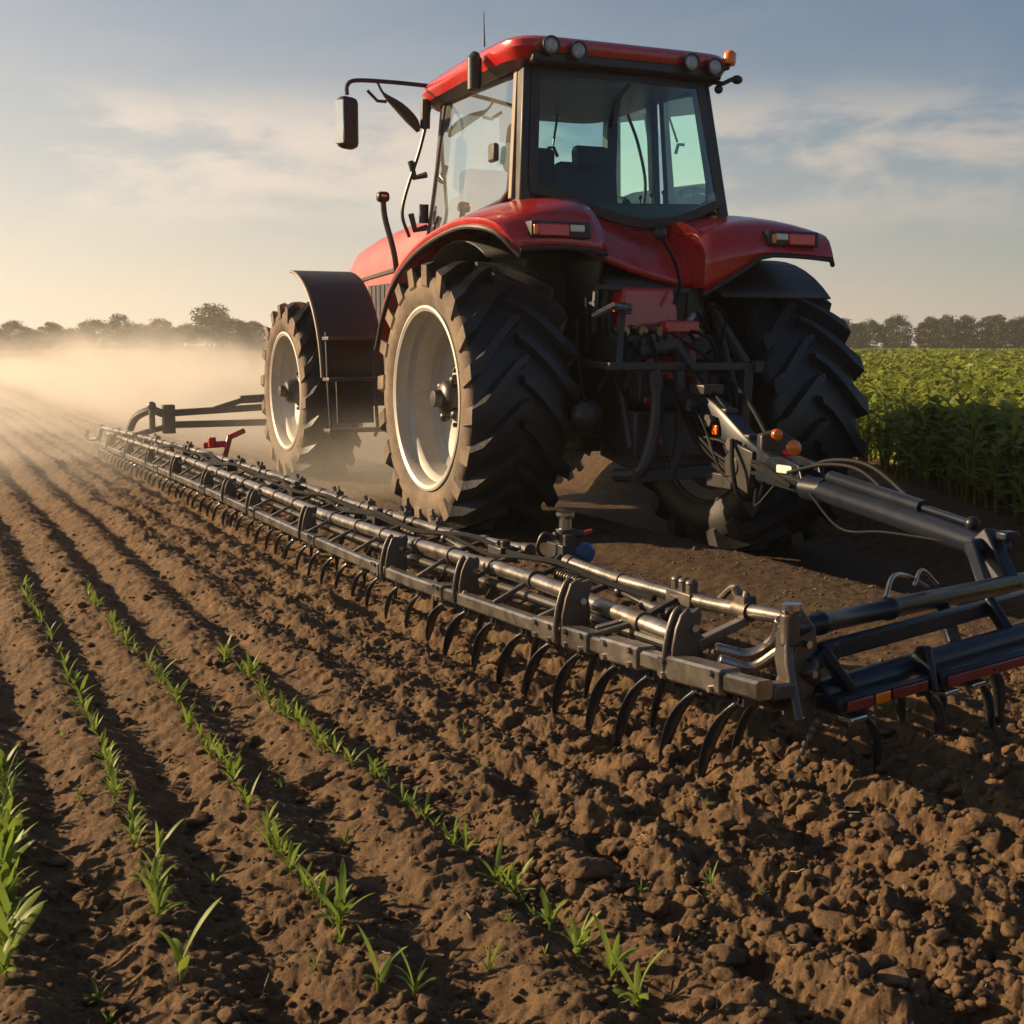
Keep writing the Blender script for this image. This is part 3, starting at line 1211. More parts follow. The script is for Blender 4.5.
for mir in (False, True):
    rows = fender_rows(mir)
    edge = [(r_[0][0], r_[0][1], r_[0][2] - 0.012) for r_ in rows]
    if mir:
        for q_ in (0.25, 0.5, 0.75, 1.0):
            rows.append([(p[0], p[1] + 0.02 * q_, p[2] - q_ * (0.27 * max(0, (5.98 - p[0]) / 0.48) ** 0.8 + 0.002)) for p in rows[39]])
    g = MB()
    g.sheet(rows)
    fd = g.build('fender', red, tractor, solid=0.018, smooth=50)
    e = MB()
    e.tube(edge + [(p[0], p[1] - 0.004, p[2] - 0.02) for p in rows[-1][1:]], 0.019, 8)
    e.build('edge_trim', satin, fd)
    # dark liner close over the tyre
    rl = []
    for k in range(18):
        a = R(22 + ((98 if not mir else 112)) * k / 17.0)
        rr_ = 1.155 if not mir else 1.20
        cz_ = 0.985 if not mir else 0.86
        xa, xb = (3.86, 4.72) if not mir else (6.72, 5.70)
        rl.append([(xa + (xb - xa) * w, 9.40 + rr_ * math.cos(a), cz_ + rr_ * math.sin(a)) for w in (0, 0.5, 1)])
    e = MB()
    e.sheet(rl)
    e.build('liner', satin, fd, solid=0.012, smooth=60)
    # tail lamp
    sx = 1 if not mir else -1
    xa = 4.05 if not mir else 6.47
    y0 = 8.455
    zl, zr = (2.175, 2.16)
    L_ = MB()
    L_.box((xa + sx * 0.215, y0 + 0.05, 2.165), (0.47, 0.14, 0.115))
    hs = L_.build('tail_lamp', satin, fd, bevel=0.012)
    e = MB()
    e.box((xa + sx * 0.15, y0 - 0.026, 2.160), (0.24, 0.02, 0.085))
    e.build('red_lens', redlens, hs, bevel=0.008)
    e = MB()
    e.box((xa + sx * 0.335, y0 - 0.026, 2.175), (0.115, 0.02, 0.05))
    e.build('pale_lens', whitelens, hs, bevel=0.008)
    e = MB()
    e.box((xa + sx * 0.405 if mir else xa + sx * 0.012, y0 - 0.026, 2.16), (0.035, 0.02, 0.07))
    e.build('amber_lens', orange, hs, bevel=0.006)

# the red panel between the fenders, dipping under the rear window
xs = np.linspace(4.55, 5.56, 23)
top_z = np.interp(xs, [4.55, 4.75, 5.0, 5.2, 5.4, 5.65, 5.87], [2.44, 2.42, 2.33, 2.27, 2.24, 2.24, 2.24])
bot_z = np.interp(xs, [4.55, 4.66, 4.95, 5.35, 5.56, 5.70, 5.87], [2.05, 2.0, 1.90, 1.80, 1.80, 1.90, 2.02])
rows = []
for w in np.linspace(0, 1, 9):
    row = []
    for x, a, b in zip(xs, top_z, bot_z):
        z = a + (b - a) * w
        y = 9.10 - 0.42 * math.sin(w * math.pi / 2) ** 1.3
        row.append((x, y, z))
    rows.append(row)
g = MB()
g.sheet(rows)
g.build('rear_panel', red, tractor, solid=0.02, smooth=50)
# inner faces of the fenders, down behind the tyres
for xw, dz in ((4.70, 0), (5.62, -0.05)):
    g = MB()
    g.prism([(8.62, 2.02), (8.85, 2.30), (9.3, 2.4), (10.3, 2.25), (10.7, 1.9), (10.7, 1.4), (9.9, 1.25), (9.0, 1.35), (8.72, 1.72)], (0, 1, 0), (0, 0, 1), (xw, 0, dz), 0.03)
    g.build('inner_fender_plate', satin, tractor, bevel=0.006)
# --- cab
cabf = MB()
PW = 0.11
rl0, rl1 = V(4.28, 9.13, 2.35), V(4.36, 9.22, 3.46)
rr0, rr1 = V(6.04, 9.13, 2.35), V(5.87, 9.22, 3.46)
fl0, fl1 = V(4.30, 11.15, 1.55), V(4.38, 10.82, 3.52)
fr0, fr1 = V(6.06, 11.15, 1.55), V(5.96, 10.82, 3.52)
cabf.bar(rl0, rl1, 0.10, 0.13, (0, 1, 0))
cabf.bar(rr0, rr1, 0.10, 0.13, (0, 1, 0))
cabf.bar(fl0, fl1, 0.09, 0.12, (0, 1, 0))
cabf.bar(fr0, fr1, 0.09, 0.12, (0, 1, 0))
cabf.bar(rl1 + V(0, 0, .0), rr1, 0.16, 0.10)
cabf.bar(fl1, fr1, 0.12, 0.10)
cabf.bar(rl1, fl1, 0.09, 0.10)
cabf.bar(rr1, fr1, 0.09, 0.10)
cabf.bar((4.29, 9.2, 2.40), (4.30, 10.95, 2.14), 0.07, 0.12)
cabf.bar((6.05, 9.2, 2.40), (6.05, 11.1, 2.14), 0.07, 0.12)
# centre bulkhead between the windscreen and right-hand door
cabf.bar((5.99, 10.05, 2.35), (5.93, 10.05, 3.46), 0.07, 0.10, (0, 1, 0))
cabf.bar((4.35, 9.24, 2.30), (6.04, 9.24, 2.36), 0.06, 0.26)
cab = cabf.build('cab', black, tractor, bevel=0.018)
g = MB()
g.bar(rl0 + V(-0.055, 0.07, 0.10), rl1 + V(-0.045, 0.07, -0.05), 0.03, 0.06, (0, 1, 0))
g.build('door_pillar', beige, cab, bevel=0.006)

# rear window with a curved lower edge, set in a black surround
YB = 9.06


def zlow(x):
    return float(np.interp(x, [4.28, 4.45, 4.7, 5.0, 5.25, 5.5, 5.75, 5.95, 6.12], [2.54, 2.52, 2.44, 2.35, 2.31, 2.33, 2.41, 2.49, 2.53]))


def rear_pt(x, z, dy=0.0):
    return (x, YB + dy + 0.10 * (z - 2.3) / 1.1 - 0.05 * (1 - ((x - 5.2) / 0.95) ** 2), z)


n = 28
rows_g, rows_in, rows_out = [], [], []
inner, outer = [], []
for k in range(n + 1):
    u = k / n
    xb = 4.36 + (5.97 - 4.36) * u
    xt = 4.42 + (5.81 - 4.42) * u
    zb, zt = zlow(xb), 3.37
    row = []
    for j in range(13):
        v = j / 12
        z = zb + (zt - zb) * v
        row.append(rear_pt(xb + (xt - xb) * v, z))
    rows_g.append(row)
g = MB()
g.sheet(rows_g)
rw = g.build('rear_window', rearglass, cab, smooth=80)
loop = [r_[0] for r_ in rows_g] + rows_g[-1][1:] + [r_[-1] for r_ in rows_g[::-1]][1:] + rows_g[0][::-1][1:-1]
cen = np.mean(loop, axis=0)
g = MB()
L2 = len(loop)
ins, outs = [], []
for i in range(L2):
    p = np.array(loop[i])
    a, b = np.array(loop[i - 1]), np.array(loop[(i + 1) % L2])
    tdir = unit(b - a)
    nrm = unit(np.cross(tdir, (0, 1, 0)))
    if np.dot(nrm, p - cen) < 0:
        nrm = -nrm
    wdt = 0.055
    ins.append(p - nrm * 0.015 + V(0, -0.012, 0))
    outs.append(p + nrm * wdt + V(0, -0.004, 0))
vs = ins + outs + [p + V(0, 0.04, 0) for p in outs] + [p + V(0, 0.04, 0) for p in ins]
fs = []
for i in range(L2):
    j = (i + 1) % L2
    for q_ in range(4):
        a, b = q_ * L2, ((q_ + 1) % 4) * L2
        fs.append((a + i, a + j, b + j, b + i))
g.add(vs, fs)
g.build('window_surround', black, rw, smooth=50)
g = MB()
wp = [V(*rear_pt(5.16, 3.33, -0.03)), V(*rear_pt(5.06, 3.22, -0.05)), V(*rear_pt(5.02, 3.02, -0.045))]
g.tube(wp, 0.014, 8)
g.build('wiper_arm', black, rw)

# side door, windscreen and right-hand glazing
dl = [(11.02, 2.12), (10.76, 3.42), (10.4, 3.44), (9.34, 3.38), (9.28, 3.3), (9.34, 2.52), (9.45, 2.46), (10.2, 2.38)]


def side_glass(x0, x1, poly, mat, name):
    vs = [(x0 + (x1 - x0) * (z - 2.1) / 1.3, y, z) for y, z in poly]
    g_ = MB()
    g_.add(vs, [tuple(range(len(vs)))])
    o_ = g_.build(name, mat, cab, smooth=0)
    f_ = MB()
    k = len(vs)
    f_.tube(vs + [vs[0], vs[1]], 0.020, 8, False)
    f_.build('window_seal', satin, o_)
    return o_


door = side_glass(4.235, 4.33, dl, sideglass, 'door_window')
g = MB()
g.box((4.235, 9.55, 2.83), (0.05, 0.13, 0.14))
g.build('door_handle', satin, door, bevel=0.02)
side_glass(6.09, 5.985, [(11.02, 2.12), (10.76, 3.42), (10.12, 3.43), (10.12, 2.2)], clearglass, 'side_window')
side_glass(6.09, 5.985, [(9.98, 2.4), (9.98, 3.42), (9.34, 3.38), (9.28, 3.3), (9.34, 2.52)], clearglass, 'side_window')
g = MB()
g.add([(4.36, 11.12, 2.1), (6.02, 11.12, 2.1), (5.94, 10.86, 3.46), (4.44, 10.86, 3.46)], [(0, 1, 2, 3)])
g.build('windscreen', clearglass, cab, smooth=0)

# roof
sec = [(3.445, 0.955, 0.2), (3.50, 0.985, 0.1), (3.535, 1.0, 0.0), (3.585, 0.995, 0.0), (3.615, 0.965, 0.0), (3.635, 0.90, 0.0), (3.655, 0.74, 0.0), (3.668, 0.4, 0.0), (3.672, 0.02, 0)]
cx_, cy_ = 5.135, 10.12
hx, hy = 0.955, 1.12


def roof_ring(z, k):
    out = []
    for i in range(64):
        a = 2 * math.pi * i / 64
        ca, sa = math.cos(a), math.sin(a)
        e_ = 2 / 9.0
        x = hx * k * abs(ca) ** e_ * (1 if ca > 0 else -1)
        y = hy * k * abs(sa) ** e_ * (1 if sa > 0 else -1)
        # narrower towards the front, crowned
        x *= 1 - 0.03 * (y / hy)
        zz = z - 0.035 * max(0, (y / hy)) * (1 if z > 3.5 else 0.5)
        out.append((cx_ + x, cy_ + y, zz))
    return out


g = MB()
rg = [roof_ring(z, k) for z, k, _ in sec]
for a in rg:
    g.v.extend(a)
    g.m = g.m
for i in range(len(sec) - 1):
    for k in range(64):
        k2 = (k + 1) % 64
        g.f.append((i * 64 + k, i * 64 + k2, (i + 1) * 64 + k2, (i + 1) * 64 + k))
        g.m.append(0)
g.f.append(tuple(range(63, -1, -1)))
g.m.append(0)
roof = g.build('roof', red, cab, smooth=35)
g = MB()
rg2 = [[(x, y, z) for x, y, z in roof_ring(3.40, 0.90)], [(x, y, z) for x, y, z in roof_ring(3.452, 0.965)]]
g.v.extend(rg2[0] + rg2[1])
for k in range(64):
    k2 = (k + 1) % 64
    g.f.append((k, k2, 64 + k2, 64 + k))
    g.m.append(0)
g.f.append(tuple(range(63, -1, -1)))
g.m.append(0)
g.build('headliner', black, roof, smooth=30)
# recessed black band under the rear roof edge
g = MB()
g.box((5.135, 9.06, 3.462), (1.64, 0.10, 0.085))
g.build('rear_visor', black, roof, bevel=0.02)


def worklamp(x, y, z, r_=0.062, parent=None):
    g_ = MB()
    g_.lathe([(r_ * 0.5, 0.10), (r_ * 0.95, 0.07), (r_ * 1.12, 0.0), (r_ * 1.12, -0.015), (r_ * 0.95, -0.015), (r_ * 0.93, 0.0)], (x, y, z), (0, 1, 0), 24)
    o_ = g_.build('work_lamp', black, parent or roof)
    g_ = MB()
    g_.lathe([(r_ * 0.95, -0.004), (r_ * 0.8, -0.012), (r_ * 0.4, -0.018), (0, -0.02)], (x, y, z), (0, 1, 0), 24)
    g_.build('lens', lamplens, o_)


worklamp(4.44, 8.97, 3.535)
worklamp(4.66, 8.96, 3.515)
worklamp(5.64, 8.96, 3.515)
worklamp(5.86, 8.97, 3.50)
# beacon on its bracket
g = MB()
g.tube([(5.93, 9.1, 3.50), (6.04, 9.06, 3.53), (6.045, 9.06, 3.56)], 0.022, 10)
bk = g.build('beacon', black, roof)
g = MB()
g.lathe([(0.0, 0), (0.05, 0.0), (0.055, 0.02), (0.05, 0.085), (0.03, 0.105), (0, 0.11)], (6.045, 9.06, 3.55), (0.15, 0, 1), 20)
g.build('amber_dome', orange, bk)
g = MB()
g.tube([(5.90, 9.12, 3.42), (5.99, 9.05, 3.40), (6.06, 9.04, 3.435), (6.12, 9.05, 3.44)], 0.018, 8)
g.ball((6.12, 9.05, 3.44), (0.05, 0.035, 0.035))
g.ball((5.97, 9.08, 3.36), 0.035)
g.build('rear_marker_arm', black, roof)
g = MB()
g.tube([(4.14, 9.5, 3.60), (4.135, 9.5, 3.86)], [0.007, 0.003], 6)
g.build('antenna', black, roof)

# mirror on long arm, and the other bits at the front-left corner
g = MB()
g.tube(catmull([(4.25, 10.95, 3.57), (3.95, 11.0, 3.585), (3.62, 11.0, 3.575), (3.535, 11.0, 3.53), (3.53, 11.0, 3.45)], 6), 0.018, 10)
ma = g.build('mirror_arm', black, cab)
g = MB()
g.box((3.53, 11.0, 3.22), (0.19, 0.13, 0.43), Matrix.Rotation(R(28), 3, 'Z'))
mm = g.build('mirror', satin, ma, bevel=0.05)
g = MB()
g.box((3.53 - 0.03, 11.0 - 0.0, 3.22), (0.15, 0.12, 0.36), Matrix.Rotation(R(28), 3, 'Z'))
g = MB()
rot = Matrix.Rotation(R(28), 3, 'Z')
cpos = np.array((3.53, 11.0, 3.22)) + np.array(rot @ Vector((-0.0, 0.0, 0)))
g.box(np.array((3.53, 11.0, 3.22)) + np.array(rot @ Vector((-0.092, 0.0, 0.0))), (0.012, 0.10, 0.36), rot)
g.build('mirror_glass', mirrorg, mm, bevel=0.01)
g = MB()
pts = catmull([(3.80, 11.0, 3.575), (3.86, 11.0, 3.48), (4.0, 11.0, 3.38), (4.12, 11.0, 3.27), (4.17, 11.0, 3.19)], 6)
g.tube(pts, [0.016 + 0.06 * max(0, math.sin(min(1, max(0, (i / len(pts) - 0.22) / 0.78)) * math.pi)) for i in range(len(pts))], 12, flat=0.6)
g.tube([(3.71, 11.0, 3.50), (3.80, 11.0, 3.42), (3.88, 11.0, 3.42)], 0.014, 8)
g.build('lamp_cluster', satin, ma)
g = MB()
g.tube([(4.13, 9.62, 3.555), (4.11, 9.60, 3.545), (4.10, 9.60, 3.53), (4.10, 9.60, 3.30), (4.10, 9.60, 3.285)], [0.02, 0.045, 0.058, 0.056, 0.03], 16)
g.build('side_lamp', black, roof)
g = MB()
for dz in (0, 0.45):
    g.tube([(4.24, 11.0, 2.38 + dz), (4.16, 11.08, 2.36 + dz), (4.13, 11.1, 2.5 + dz)], 0.028, 8)
g.tube(catmull([(4.12, 11.12, 2.30), (4.06, 11.12, 2.55), (4.20, 11.05, 3.05), (4.27, 10.98, 3.40)], 8), 0.016, 8)
g.tube([(4.23, 11.05, 2.42), (4.23, 11.04, 2.58)], 0.042, 12)
g.tube([(4.23, 11.0, 3.22), (4.23, 10.98, 3.46)], 0.045, 10)
g.build('grab_rail', black, cab)
# small indicator lamp on a stalk by the hood, and the rail down past the tyre
g = MB()
g.tube(catmull([(3.89, 11.15, 2.625), (3.91, 11.15, 2.45), (3.98, 11.1, 2.1), (4.02, 11.2, 1.75), (3.96, 11.25, 1.2), (3.96, 11.3, 0.75)], 8), 0.026, 10)
sk = g.build('indicator_stalk', black, tractor)
g = MB()
g.box((3.89, 11.15, 2.64), (0.11, 0.10, 0.09))
g.build('indicator_housing', black, sk, bevel=0.03)
g = MB()
g.box((3.885, 11.095, 2.645), (0.045, 0.02, 0.022))
g.build('amber_lens', orange, sk, bevel=0.006)

# interior
g = MB()
g.box((5.28, 9.98, 2.50), (0.56, 0.14, 0.74), Matrix.Rotation(R(-8), 3, 'X'))
g.box((5.28, 10.25, 2.14), (0.48, 0.5, 0.16))
g.box((5.28, 9.92, 2.90), (0.34, 0.11, 0.19), Matrix.Rotation(R(-8), 3, 'X'))
seat = g.build('seat', seatmat, cab, bevel=0.05)
g = MB()
g.tube(catmull([(5.62, 10.0, 2.35), (5.66, 10.0, 2.55), (5.62, 10.25, 2.58), (5.6, 10.5, 2.55)], 5), 0.045, 10)
g.tube(catmull([(4.98, 10.0, 2.35), (4.95, 10.0, 2.5), (4.98, 10.25, 2.54), (5.0, 10.45, 2.50)], 5), 0.045, 10)
g.build('armrest', seatmat, seat)
g = MB()
g.box((4.90, 10.1, 2.58), (0.26, 0.10, 0.80))
g.box((4.86, 10.3, 2.20), (0.26, 0.4, 0.14))
g.build('passenger_seat', seatmat, cab, bevel=0.045)
g = MB()
g.box((4.70, 10.75, 2.55), (0.46, 0.22, 0.62))
g.tube([(5.25, 11.0, 2.2), (5.25, 10.75, 2.55)], 0.05, 10)
g.box((5.65, 10.5, 2.25), (0.3, 0.8, 0.42))
g.build('dashboard', trimmat, cab, bevel=0.05)
g = MB()
ring = [(5.25 + 0.2 * math.cos(a), 10.72 + 0.2 * math.sin(a) * 0.8, 2.58 + 0.2 * math.sin(a) * 0.6) for a in np.linspace(0, 2 * math.pi, 25)]
g.tube(ring, 0.016, 8, False)
for a in (0.5, 2.6, 4.7):
    g.tube([(5.25, 10.72, 2.55), (5.25 + 0.2 * math.cos(a), 10.72 + 0.16 * math.sin(a), 2.58 + 0.12 * math.sin(a))], 0.012, 6)
g.build('steering_wheel', black, cab)
g = MB()
g.box((4.95, 10.8, 3.24), (0.20, 0.04, 0.24))
g.tube([(4.95, 10.8, 3.36), (4.95, 10.83, 3.44)], 0.012, 6)
g.build('interior_mirror', black, cab, bevel=0.02)
g = MB()
g.tube([(5.42, 10.80, 3.42), (5.36, 10.78, 3.12)], 0.011, 6)
g.tube([(5.30, 10.77, 3.09), (5.36, 10.77, 3.10), (5.40, 10.77, 3.02)], 0.016, 6)
g.tube(catmull([(5.90, 10.4, 3.36), (5.95, 10.3, 3.1), (5.97, 10.2, 2.75), (5.93, 10.2, 2.45)], 6), 0.014, 6)
g.build('control_bracket', black, cab)
g = MB()
g.box((5.92, 10.0, 2.42), (0.10, 1.0, 0.16))
for y in (9.8, 10.0, 10.2):
    g.tube([(5.92, y, 2.35), (5.90, y - 0.03, 2.62)], 0.012, 6)
    g.ball((5.90, y - 0.03, 2.63), 0.022)
g.build('side_console', trimmat, cab, bevel=0.03)

# --- rear linkage and hitch
g = MB()
g.bar((4.40, 8.0, 1.215), (5.60, 8.0, 1.205), 0.06, 0.055)
g.bar((5.60, 8.0, 1.205), (5.66, 7.98, 1.20), 0.13, 0.09)
g.tube(catmull([(4.78, 8.02, 1.19), (4.80, 8.0, 0.98), (4.77, 8.0, 0.72), (4.68, 8.02, 0.48), (4.58, 8.2, 0.44)], 6), 0.05, 10)
g.tube(catmull([(4.98, 8.02, 1.19), (5.0, 8.0, 0.9), (4.98, 8.0, 0.6), (4.92, 8.05, 0.40)], 6), 0.042, 10)
g.bar((5.55, 8.0, 1.19), (5.52, 8.02, 0.62), 0.075, 0.07, (0, 1, 0))
g.bar((5.30, 8.05, 1.19), (5.30, 8.1, 0.95), 0.06, 0.06, (0, 1, 0))
g.bar((4.62, 8.05, 0.44), (5.35, 8.05, 0.46), 0.10, 0.09)
for x in (4.5, 5.5):
    g.bar((x, 8.0, 1.2), (x, 8.8, 1.25), 0.05, 0.05)
g.build('hitch_frame', satin, tractor, bevel=0.008)
g = MB()
for s, xo in ((-1, 4.52), (1, 5.58)):
    g = MB()
    g.bar((TX + s * 0.38, 8.55, 1.66), (xo, 8.05, 1.22), 0.045, 0.06)
    g.tube([(TX + s * 0.46, 8.62, 1.60), (TX + s * 0.50, 8.2, 0.62)], 0.035, 10)
    g.bar((TX + s * 0.40, 8.8, 0.58), (TX + s * 0.52, 8.0, 0.50), 0.05, 0.10)
    g.build('lift_arm', satin, tractor, bevel=0.008)
g = MB()
g.box((5.03, 8.60, 1.62), (0.54, 0.2, 0.32), taper=0.8)
g.box((5.04, 8.36, 1.24), (0.34, 0.16, 0.12))
g.build('hydraulic_block', red, tractor, bevel=0.025)
g = MB()
g.bar((4.60, 8.58, 1.78), (5.40, 8.56, 1.76), 0.05, 0.04)
g.bar((4.62, 8.58, 1.78), (4.60, 8.58, 1.45), 0.035, 0.04, (0, 1, 0))
g.bar((5.40, 8.56, 1.76), (5.40, 8.58, 1.52), 0.035, 0.04, (0, 1, 0))
g.build('hose_bracket', satin, tractor, bevel=0.006)
g = MB()
for i in range(5):
    x = 4.72 + i * 0.15
    g.tube([(x, 8.50, 1.48), (x, 8.36, 1.46)], 0.030, 12)
    g.tube([(x, 8.36, 1.46), (x, 8.32, 1.455)], 0.038, 12)
g.tube([(4.55, 8.5, 1.56), (4.68, 8.42, 1.64), (4.80, 8.46, 1.62)], 0.028, 8)
g.tube([(5.38, 8.46, 1.58), (5.28, 8.42, 1.50), (5.16, 8.46, 1.52)], 0.028, 8)
g.build('hose_coupling', steel, tractor)
g = MB()
g.box((4.98, 8.5, 1.33), (0.62, 0.34, 0.20))
g.box((5.02, 8.35, 1.05), (0.52, 0.34, 0.26))
g.box((5.02, 8.4, 0.72), (0.62, 0.5, 0.34))
for k in range(6):
    g.box((4.86 + 0.07 * k, 8.30, 1.33 + 0.03 * (k % 2)), (0.045, 0.08, 0.16))
g.tube([(4.80, 8.25, 1.30), (5.06, 8.18, 1.36), (5.14, 8.15, 1.18)], 0.055, 12)
g.build('valve_block', satin, tractor, bevel=0.02)
g = MB()
g.tube([(5.20, 8.36, 1.44), (5.20, 8.20, 1.30), (5.18, 8.12, 0.98)], 0.03, 10)
g.box((5.0, 8.14, 1.14), (0.30, 0.05, 0.05))
g.tube([(4.84, 8.12, 0.82), (4.86, 8.06, 0.66)], 0.03, 8)
g.build('red_lever', red, tractor, bevel=0.008)
g = MB()
g.tube([(4.52, 8.75, 0.86), (4.42, 8.30, 0.86)], 0.105, 18)
g.lathe([(0.0, -0.02), (0.06, -0.02), (0.095, 0.0), (0.115, 0.04), (0.115, 0.08)], (4.42, 8.28, 0.86), (0, 1, 0), 20)
g.build('lift_cylinder', black, tractor, bevel=0.004)
g = MB()
rl_ = random.Random(5)
for i in range(16):
    x, z = rl_.uniform(4.62, 5.48), rl_.uniform(1.02, 1.66)
    y = 8.42 + 0.10 * (z - 1.0) + rl_.uniform(-0.08, 0.05)
    kind = i % 4
    q = MB()
    if kind == 0:
        q.cyl((x - 0.05, y, z), (x + 0.05, y, z + 0.01), 0.034, 14)
        q.cyl((x, y, z), (x, y - 0.07, z + 0.01), 0.022, 12)
        q.cyl((x, y - 0.065, z + 0.01), (x, y - 0.08, z + 0.01), 0.030, 6)
        q.build('fitting', steel, tractor, smooth=30)
    elif kind == 1:
        q.bar((x, y, z), (x + rl_.uniform(-0.12, 0.12), y - 0.03, z - rl_.uniform(0.12, 0.24)), 0.028, 0.05)
        q.cyl((x - 0.02, y - 0.02, z), (x + 0.02, y - 0.02, z), 0.035, 14)
        q.build('link_rod', steelblue if i % 3 else red, tractor, bevel=0.006)
    elif kind == 2:
        q.box((x, y, z), (0.10, 0.09, 0.075))
        q.cyl((x - 0.03, y - 0.04, z), (x - 0.03, y - 0.065, z), 0.016, 10)
        q.cyl((x + 0.03, y - 0.04, z), (x + 0.03, y - 0.065, z), 0.016, 10)
        q.build('valve_section', darksteel, tractor, bevel=0.008)
    else:
        q.tube(catmull([(x, y, z), (x + 0.05, y - 0.10, z + 0.05), (x + 0.12, y - 0.12, z - 0.06), (x + 0.10, y - 0.06, z - 0.22), (x + 0.02, y - 0.02, z - 0.30)], 7), 0.013, 8)
        q.build('hydraulic_hose', hosemat, tractor)
g2 = MB()
g2.bar((4.72, 8.36, 1.02), (4.90, 8.28, 1.40), 0.05, 0.05)
g2.build('top_link_strut', steelblue, tractor, bevel=0.008)
g2 = MB()
g2.tube([(5.12, 8.34, 1.42), (5.14, 8.12, 1.22), (5.14, 7.98, 1.08)], [0.045, 0.045, 0.03], 14)
g2.cyl((5.14, 8.0, 1.11), (5.14, 7.93, 1.03), 0.05, 14)
g2.build('top_link', darksteel, tractor)
g2 = MB()
g2.box((5.18, 8.34, 1.49), (0.28, 0.12, 0.09))
g2.build('red_guard', red, tractor, bevel=0.015)
g2 = MB()
g2.box((4.88, 8.22, 0.96), (0.16, 0.10, 0.07))
g2.build('red_guard', red, tractor, bevel=0.015)
hz = [([(5.17, 8.60, 2.16), (5.20, 8.46, 1.98), (5.24, 8.44, 1.80), (5.18, 8.42, 1.66)], 0.012),
      ([(4.75, 8.4, 1.48), (4.66, 8.2, 1.36), (4.58, 8.15, 1.1), (4.70, 8.1, 0.95), (5.0, 8.0, 0.9)], 0.016),
      ([(4.90, 8.4, 1.48), (4.86, 8.15, 1.32), (4.9, 8.1, 1.1), (5.1, 7.95, 1.02)], 0.016),
      ([(5.05, 8.4, 1.48), (5.22, 8.1, 1.3), (5.36, 8.0, 1.12), (5.25, 7.8, 1.0)], 0.016),
      ([(5.2, 8.4, 1.48), (5.32, 8.15, 1.4), (5.42, 8.1, 1.1), (5.30, 7.9, 0.9)], 0.014),
      ([(4.42, 8.5, 1.55), (4.36, 8.35, 1.25), (4.40, 8.3, 0.95), (4.6, 8.25, 0.6)], 0.014),
      ([(4.55, 8.6, 1.7), (4.48, 8.45, 1.5), (4.45, 8.4, 1.32)], 0.011),
      ([(5.5, 8.6, 1.6), (5.54, 8.4, 1.4), (5.50, 8.2, 1.2)], 0.012)]
for p, r_ in hz:
    g.tube(catmull(p, 8), r_, 8)
g.build('hydraulic_hose', hosemat, tractor)
g = MB()
g.ball((5.17, 8.60, 2.18), (0.055, 0.03, 0.055))
g.build('socket_cap', black, tractor)
# ------------------------------------------------------------------ cultivator trailed beside and behind the tractor
cult = thing('cultivator', (2.3, 3.4, 0), 'long steel spring-tine cultivator boom with drawbar trailing behind the red tractor', 'cultivator')
LBY = [3.12, 3.47, 4.45, 6.26, 8.1, 11.2, 14.5, 17.7]
LBZ = [0.355, 0.325, 0.262, 0.190, 0.170, 0.165, 0.135, 0.105]
MPY = [3.72, 5.0, 6.6, 8.1, 10.6, 13.0, 17.6]
MPZ = [0.355, 0.370, 0.320, 0.285, 0.290, 0.285, 0.235]
TPY = [3.45, 3.95, 4.6, 5.3, 6.3, 8.3, 12.5, 15.5, 17.7]
TPZ = [0.475, 0.435, 0.415, 0.425, 0.370, 0.345, 0.365, 0.345, 0.300]


def lb(y):
    return V(2.25, y, np.interp(y, LBY, LBZ))


def mpp(y):
    return V(2.40 - 0.05 * max(0, (y - 12) / 6), y, np.interp(y, MPY, MPZ))


def tpp(y):
    return V(2.60 - 0.28 * sstep(9, 17.7, y), y, np.interp(y, TPY, TPZ))


ys = np.linspace(3.12, 17.7, 40)
g = MB()
for a, b in zip(ys[:-1], ys[1:]):
    pass
k = 0.058
rows = [[lb(y) + V(dx * k / 2, 0, dz * k / 2) for dx, dz in ((-0.7, -1), (-1, -0.7), (-1, 0.7), (-0.7, 1), (0.7, 1), (1, 0.7), (1, -0.7), (0.7, -1), (-0.7, -1))] for y in ys]
g.sheet(rows)
g.add(rows[0][:8], [tuple(range(8))])
g.add(rows[-1][:8], [tuple(range(7, -1, -1))])
beam = g.build('lower_beam', steel, cult, smooth=25)
# clamped sleeves, stepped, on the near half of the beam
sl_ = [(3.30, 3.66), (3.80, 4.06), (4.16, 4.36), (4.42, 4.62), (5.6, 5.72), (6.5, 6.62), (7.7, 7.82), (9.2, 9.34), (10.9, 11.05), (13.1, 13.3), (15.2, 15.4)]
for a, b in sl_:
    g = MB()
    kk = 0.080 if b - a > 0.13 else 0.074
    rows = [[lb(y) + V(dx * kk / 2, 0, dz * kk / 2) for dx, dz in ((-0.8, -1), (-1, -0.8), (-1, 0.8), (-0.8, 1), (0.8, 1), (1, 0.8), (1, -0.8), (0.8, -1), (-0.8, -1))] for y in (a, b)]
    g.sheet(rows)
    g.add(rows[0][:8], [tuple(range(8))])
    g.add(rows[-1][:8], [tuple(range(7, -1, -1))])
    for y in (a + 0.04, b - 0.04):
        for dz in (-0.025, 0.025):
            p = lb(y) + V(-kk / 2, 0, dz)
            g.cyl(p, p + V(-0.012, 0, 0), 0.011, 6)
    g.build('beam_sleeve', steel, cult, smooth=25)
g = MB()
g.tube([mpp(y) for y in np.linspace(3.72, 17.6, 40)], 0.034, 16)
g.build('middle_pipe', steel, cult)
g = MB()
g.tube([tpp(y) for y in np.linspace(3.45, 5.05, 12)], 0.026, 14)
g.build('top_pipe', steel, cult)
g = MB()
g.tube([tpp(y) for y in np.linspace(5.45, 17.7, 44)], 0.025, 14)
g.build('top_pipe', steel, cult)

